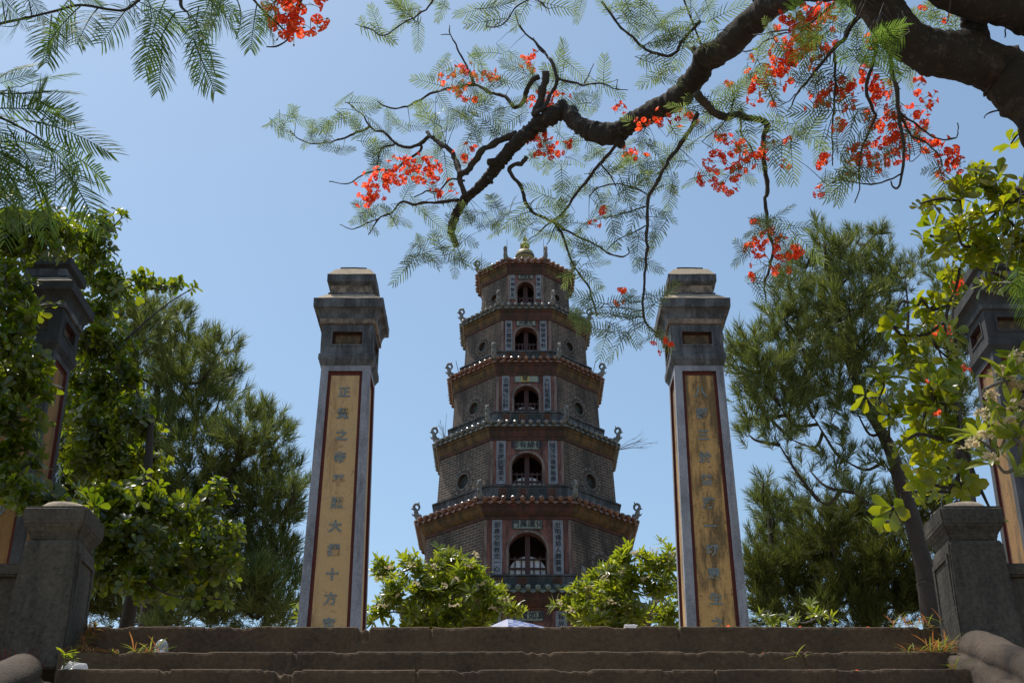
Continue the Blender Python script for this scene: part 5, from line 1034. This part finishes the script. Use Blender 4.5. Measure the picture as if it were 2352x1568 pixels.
broadleaf('frangipani_shrub', 'frangipani bush with cream blossom, under the pagoda beside the clean ochre pillar', (-1.1, 22.2, 0), [(-1.1, 22.2, 1), (-1.1, 22.1, 2.4)], [gL], 'leaf_frangi', 250, (.75, 1.08), .09,
 flowers=white_flowers([(x, y, 21.5) for x, y in [(895, 1300), (945, 1295), (1093, 1272), (1080, 1300), (1050, 1330), (1020, 1345), (870, 1330), (1110, 1340), (1165, 1375), (1130, 1395), (905, 1365), (1040, 1390), (960, 1340), (880, 1390), (1000, 1300)]], 10, .045), **SHR)
gR = Fr(22, [(1535, 1290, 32), (1492, 1290, 32), (1445, 1282, 32), (1402, 1312, 34), (1372, 1332, 28), (1342, 1352, 24), (1450, 1340, 42), (1520, 1350, 42), (1402, 1370, 38), (1332, 1390, 34), (1298, 1384, 20), (1310, 1420, 20), (1372, 1420, 34), (1450, 1410, 42), (1535, 1410, 40), (1400, 1445, 40), (1575, 1340, 30)])
broadleaf('frangipani_shrub', 'frangipani bush with cream blossom, under the pagoda beside the blackened ochre pillar', (2.2, 22.2, 0), [(2.2, 22.2, 1), (2.1, 22.1, 2.4)], [gR], 'leaf_frangi', 250, (.75, 1.08), .09,
 flowers=white_flowers([(x, y, 21.5) for x, y in [(1455, 1270), (1500, 1265), (1540, 1275), (1430, 1310), (1390, 1325), (1480, 1330), (1350, 1350), (1310, 1400), (1410, 1380), (1500, 1380), (1530, 1340), (1370, 1400), (1290, 1385)]], 10, .045), **SHR)
broadleaf('frangipani_shrub', 'low frangipani foliage between the blackened ochre pillar and the pines', (6.6, 24, 0), [(6.6, 24, 1), (6.6, 24, 2)], [Fr(23.5, [(1755, 1405, 20), (1780, 1420, 22), (1850, 1405, 22), (1890, 1412, 20), (1830, 1425, 25), (1910, 1425, 18)])], 'leaf_frangi', 60, (.7, 1.0), .07, **SHR)
broadleaf('frangipani_shrub', 'sprig of frangipani leaves poking past the outer edge of the clean ochre pillar', (-3.4, 21, 0), [(-3.4, 21, 1.4), (-3.3, 21, 2.6)], [Fr(21, [(682, 1385, 9), (690, 1405, 14), (700, 1425, 16)])], 'leaf_frangi', 150, (.6, .9), .05, **SHR)
PLU = [rosette(10, .25, .062, 5, 'lance', (.0, .9), .2, .25) for _ in range(4)]
broadleaf('frangipani_shrub', 'frangipani with white flower heads and long pale leaves at the right edge', (4.9, 8.9, 0), [(4.7, 8.9, .8), (4.3, 8.9, 1.6), (4.0, 8.9, 2.2)],
 [Fr(8.8, [(2305, 875, 30), (2340, 850, 30), (2285, 930, 26), (2332, 930, 36), (2268, 990, 24), (2310, 1000, 32), (2345, 1000, 30), (2250, 1010, 14), (2285, 1055, 20), (2335, 1085, 26), (2350, 900, 30), (2345, 800, 20)])], 'leaf_frangi', 120, (.72, 1.0), .07,
 cat='shrub', temps=PLU, grp='frangipani bushes flowering on the terrace', stemm='greystem', up=.6,
 flowers=white_flowers([(x, y, 8.5) for x, y in [(2255, 950), (2275, 905), (2300, 850), (2338, 880), (2262, 1000), (2320, 960), (2345, 930), (2235, 1020), (2275, 1045), (2330, 820)]], 13, .028))
# red bougainvillea seen through the right-hand leaves
bg_ = thing('bougainvillea', 'sparse red flowering climber beside the tree-shaded pillar at the right edge', 'climber', (6.1, 16.0, 0))
b = MB(); 
for T in ([(2240, 1200, 14, 15.8), (2225, 1050, 12, 15.8), (2200, 930, 10, 15.8), (2185, 800, 8, 15.8), (2190, 700, 6, 15.8), (2200, 640, 4, 15.8)], [(2225, 1050, 8, 15.8), (2170, 960, 6, 15.8), (2120, 930, 4, 15.8)], [(2200, 930, 7, 15.8), (2160, 870, 4, 15.8)]):
    P_, r_ = px_path(T, 15.8); p, r = smoothpath(P_, r_, 5); b.tube(p, r, 6, wob=.2)
a0 = at(2240, 1200, 15.8); b.tube([(6.1, 16, -.05), (6.0, 15.9, 1.5), a0], [.04, .036, .03], 6)
shift(b.build('stems', M['twig'], bg_), bg_)
for x, y, r in ((2170, 762, 14), (2160, 770, 10), (2203, 652, 13), (2195, 665, 10), (2133, 868, 8), (2170, 863, 9), (2152, 950, 8), (2205, 840, 8), (2222, 850, 7), (2343, 478, 11)): cluster(bg_, x, y, r, 15.7 if x < 2300 else 10.5, 800)

# ------------------------------------------------------------------ weeds, litter, parasol
def blades(spots, n, L, spread, w=.004):
    P = []; D = []; Sx = []
    for c in spots:
        for _ in range(n):
            a = random.uniform(0, 6.28); e = random.uniform(.15, 1.2); D.append((math.cos(a) * math.cos(e), math.sin(a) * math.cos(e), math.sin(e))); P.append(tuple(Vector(c) + Vector((random.uniform(-spread, spread), random.uniform(-.03, .03), -.005)))); Sx.append(random.uniform(.5, 1.2))
    tv, tf = strip_leaf(L, w * 2, 4, .2, .45); return (tv, tf, frames(np.array(D), np.array(Sx)), np.array(P))
def weed(label, spots, n, L, spread, mix, name='weed_tuft'):
    root = thing(name, label, 'weed', tuple(spots[0]), 'weeds growing in the joints of the steps')
    q = blades(spots, n, L, spread); k = max(1, int(len(q[3]) * mix)); idx = rng.permutation(len(q[3]))
    parts = [(q[0], q[1], q[2][idx[k:]], q[3][idx[k:]], 0), (q[0], q[1], q[2][idx[:k]], q[3][idx[:k]], 1)]
    shift(link('blades', soup('blades', parts, [M['grass'], M['dry']]), root), root)
weed('straggling reddish dry weed down the edge of the top step by the bag-side post', [(-2.62, 7.97, 0), (-2.6, 7.9, -.05), (-2.58, 7.8, -.12), (-2.57, 7.7, -.2), (-2.5, 7.62, -.25), (-2.42, 7.6, -.25), (-2.6, 7.6, -.25), (-2.35, 7.6, -.256), (-2.61, 7.93, -.02), (-2.59, 7.85, -.09), (-2.58, 7.74, -.16), (-2.55, 7.66, -.22)], 26, .05, .035, .7)
weed('green grass clump with dry stems at the foot of the curb-side post', [(2.6, 7.62, -.25), (2.5, 7.62, -.25), (2.4, 7.64, -.25), (2.55, 7.75, -.2), (2.6, 7.95, 0), (2.45, 8.02, 0), (2.62, 7.6, -.25), (2.5, 7.6, -.25)], 20, .13, .08, .5)
weed('little grass tuft with dry blades under the clear plastic cup', [(-2.13, 7.585, -.262), (-2.08, 7.58, -.262), (-2.2, 7.59, -.262)], 12, .13, .04, .4)
weed('few green blades in a chipped joint near the blackened ochre pillar', [(1.68, 7.57, -.29), (1.7, 7.57, -.29)], 5, .09, .02, .1)
weed('green sprig in the joint below the curb-side grass clump', [(2.44, 7.17, -.45), (2.47, 7.17, -.45)], 9, .09, .03, .3)
sp = thing('seedling', 'small seedling with pale leaves behind the white plastic bag', 'plant', (-2.47, 7.15, -.45))
t_ = rosette(9, .07, .03, 3, 'lance', (.0, .8), .2, .2); me = soup('leaves', [(t_[0], t_[1], frames(np.array([[0, 0, 1.0], [.2, -.2, 1]]), np.array([1., .8])), np.array([[-2.47, 7.15, -.37], [-2.43, 7.14, -.4]]), 0)], M['leaf_frangi']); shift(link('leaves', me, sp), sp)
b = MB(); b.tube([(-2.47, 7.15, -.455), (-2.468, 7.15, -.37)], [.005, .004], 5); b.tube([(-2.465, 7.15, -.44), (-2.43, 7.14, -.4)], [.004, .003], 5); shift(b.build('stem', M['grass'], sp), sp)
pt = []
for _ in range(34): pt.append((random.uniform(1.0, 2.55), random.choice((7.66, 7.72, 7.24, 7.3, 8.05)), 0)); 
P = np.array([(x, y, (.006 if y > 8 else -.25 if y > 7.5 else -.448)) for x, y, z in pt]); tv, tf = strip_leaf(.03, .024, 3, .35, .3, 'obo')
me = soup('fallen_petals', [(tv, tf, frames(unit(rng.normal(0, 1, P.shape) * [1, 1, .4]), rng.uniform(.7, 1.2, len(P)), rng.uniform(-1, 1, len(P))), P, 0)], M['petal']); link('fallen_petals', me, kind='stuff')
# incense sticks
ic = thing('incense_bundle', 'bundle of spent red incense sticks at the foot of the post beside the low wall', 'incense', (-2.86, 7.5, -.4)); b = MB()
for _ in range(60):
    p = Vector((-2.86 + random.uniform(-.16, .13), 7.5 + random.uniform(-.05, .05), -.5)); d = Vector((random.uniform(-.35, .35), random.uniform(-.2, .2), 1)).normalized(); b.tube([p, p + d * random.uniform(.15, .25)], [.0024, .002], 4)
shift(b.build('sticks', M['incense'], ic), ic)
# plastic bag
m, n, l, bs = mat('white_plastic_film'); bs.inputs['Base Color'].default_value = (.8, .8, .82, 1); bs.inputs['Roughness'].default_value = .3
tt = n.new('ShaderNodeBsdfTranslucent'); tt.inputs[0].default_value = (.85, .85, .88, 1); mx = n.new('ShaderNodeMixShader'); mx.inputs[0].default_value = .4; l.new(bs.outputs[0], mx.inputs[1]); l.new(tt.outputs[0], mx.inputs[2]); l.new(mx.outputs[0], n['Material Output'].inputs['Surface']); M['film'] = m
def crumple(cx, cy, cz, sx, sy, sz, seed):
    bm = bmesh.new(); bmesh.ops.create_icosphere(bm, subdivisions=5, radius=1)
    for v in bm.verts:
        d = v.co.copy(); q = 1 + .3 * noise.noise(d * 1.7 + Vector((seed, 0, 0))) + .22 * abs(noise.noise(d * 4 + Vector((0, seed, 0)))) + .12 * abs(noise.noise(d * 9 + Vector((0, 0, seed))))
        v.co = Vector((d.x * sx * q, d.y * sy * q, max(-.35, d.z) * sz * q + (.9 * sz * max(0, d.x - .45) if seed == 3 else 0)))
        v.co += Vector((cx, cy, cz + .35 * sz))
    me = bpy.data.meshes.new('plastic_bag'); bm.to_mesh(me); bm.free(); me.materials.append(M['film']); return me
bagc = at(165, 1540, 7.2)
o = link('plastic_bag', crumple(0, 0, 0, .072, .05, .034, 3), None, (bagc.x, 7.22, -.458)); o['label'] = 'crumpled white plastic bag lying on the step beside the curb'; o['category'] = 'plastic bag'; o['kind'] = 'thing'
# clear cup
m, n, l, bs = mat('clear_plastic'); bs.inputs['Base Color'].default_value = (.9, .92, .93, 1); bs.inputs['Roughness'].default_value = .08; bs.inputs['Transmission Weight'].default_value = .85; bs.inputs['IOR'].default_value = 1.25; M['clear'] = m
b = MB(); cx = at(370, 1495, 7.66)
b.lathe([(.042, 0), (.041, .01), (.043, .014), (.042, .04), (.036, .06), (.03, .07), (.022, .082), (.012, .088), (.0005, .089)], (cx.x, 7.66, -.256), 20); b.lathe([(.0005, .0868), (.0115, .0858), (.021, .080), (.0285, .069), (.034, .059), (.0402, .04), (.0402, .0), (.042, 0)], (cx.x, 7.66, -.256), 20)
o = b.build('plastic_cup', M['clear'], smooth=True); o['label'] = 'clear plastic cup upside down on a step'; o['category'] = 'cup'; o['kind'] = 'thing'
# scrap of paper on the top edge
b = MB(); x0 = at(1448, 1436, 8.0).x; N = 10; V = [(x0 - .035 + .08 * i / N, 8.01 + .1 * j / 4, .014 + .006 * noise.noise((i * .5, j * .7, 3))) for j in range(5) for i in range(N + 1)]
b.add(V, [(j * (N + 1) + i, j * (N + 1) + i + 1, (j + 1) * (N + 1) + i + 1, (j + 1) * (N + 1) + i) for j in range(4) for i in range(N)])
b.add([(x, y, z - .003) for x, y, z in V], [(j * (N + 1) + i, (j + 1) * (N + 1) + i, (j + 1) * (N + 1) + i + 1, j * (N + 1) + i + 1) for j in range(4) for i in range(N)])
o = b.build('paper_scrap', M['film']); o['label'] = 'scrap of white paper lying on the top step edge'; o['category'] = 'paper'; o['kind'] = 'thing'
# parasol: checked canopy over a pole
m, n, l, bs = mat('checked_cloth'); tc = n.new('ShaderNodeTexCoord'); ck = n.new('ShaderNodeTexChecker'); ck.inputs['Scale'].default_value = 15
l.new(tc.outputs['Object'], ck.inputs['Vector']); ck.inputs['Color1'].default_value = (.24, .27, .38, 1); ck.inputs['Color2'].default_value = (.05, .09, .28, 1)
l.new(ck.outputs['Color'], bs.inputs['Base Color']); bs.inputs['Roughness'].default_value = .7; M['check'] = m; M['palecloth'] = plaster('pale_lilac_cloth', (0.36, 0.36, 0.46), (0.32, 0.33, 0.44), (0.26, 0.3, 0.46), (0.5, 0.7), 9, False, 0.7, 0.05)
ux = at(1166, 1420, 16); um = thing('parasol', 'blue and white checked parasol peeping over the top step', 'parasol', (ux.x, 16, 0))
zt = ux.z; Rr_ = .95; V = []; rings = 6
b = MB()
tilt = Matrix.Translation((0, 0, zt)) @ Matrix.Rotation(R(15), 4, 'X') @ Matrix.Rotation(R(-6), 4, 'Y') @ Matrix.Translation((0, 0, -zt))
for k in range(8):
    a0, a1 = R(45 * k), R(45 * k + 45); v = []; N = 5
    for i in range(rings + 1):
        t = i / rings; rr = Rr_ * t; z = zt - .27 * t - .1 * t * t
        for j in range(N + 1):
            q = j / N; x = math.cos(a0) * (1 - q) + math.cos(a1) * q; y = math.sin(a0) * (1 - q) + math.sin(a1) * q; v.append(tilt @ Vector((x * rr, y * rr, z - .035 * t * 4 * q * (1 - q))))
    b.add(v, [(i * (N + 1) + j, (i + 1) * (N + 1) + j, (i + 1) * (N + 1) + j + 1, i * (N + 1) + j + 1) for i in range(rings) for j in range(N)], 1 if k in (4, 5, 0, 1) else 0)
link('canopy', b.mesh('canopy', [M['check'], M['palecloth']]), um)
foot = tilt @ Vector((0, 0, .05))
b = MB(); b.tube([foot, tilt @ Vector((0, 0, zt + .03))], [.018, .012], 8); link('pole', b.mesh('pole', M['iron']), um)
b = MB()
for k in range(8): a = R(45 * k); b.tube([tilt @ Vector((0, 0, zt - .012)), tilt @ Vector((.475 * math.cos(a), .475 * math.sin(a), zt - .172)), tilt @ Vector((.95 * math.cos(a), .95 * math.sin(a), zt - .383))], [.005] * 3, 4)
link('ribs', b.mesh('ribs', M['iron']), um)
b = MB(); b.lathe([(.001, .1), (.06, .1), (.2, .06), (.22, 0), (.001, 0)], (foot.x, foot.y, 0), 20); link('foot', b.mesh('foot', M['slate_dirty']), um)
# dry twigs sprouting from the pagoda eaves
def sprout(label, c, d, n, L):
    root = thing('dry_shrub', label, 'plant', tuple(c), 'dry plants rooted in the pagoda eaves'); b = MB()
    for _ in range(n):
        v = (Vector(d) + Vector((random.uniform(-.3, .3), random.uniform(-.3, .3), random.uniform(-.35, .35)))).normalized() * L * random.uniform(.6, 1.1)
        m1 = c + v * .5 + Vector((0, 0, .04)); b.tube([c, m1, c + v], [.008, .006, .003], 4)
        for k in range(4): q = m1.lerp(c + v, random.random()); b.tube([q, q + v * .25 + Vector((0, random.uniform(-.1, .1), random.uniform(-.15, .15)))], [.004, .002], 3)
    shift(b.build('stems', M['greystem'], root), root)
t = TIER[3]
sprout('dry leafless shrub sprouting sideways from a pagoda eave toward the blackened pillar', cor(t['se'] * .98, t['ze'] - .15, 2), (1, -.1, .18), 7, 1.2)
sprout('small dry grass sprouting upright on a pagoda eave, on the clean pillar side', cor(t['se'] * .9, t['ze'] + .25, 7), (-.25, 0, 1), 6, .7)
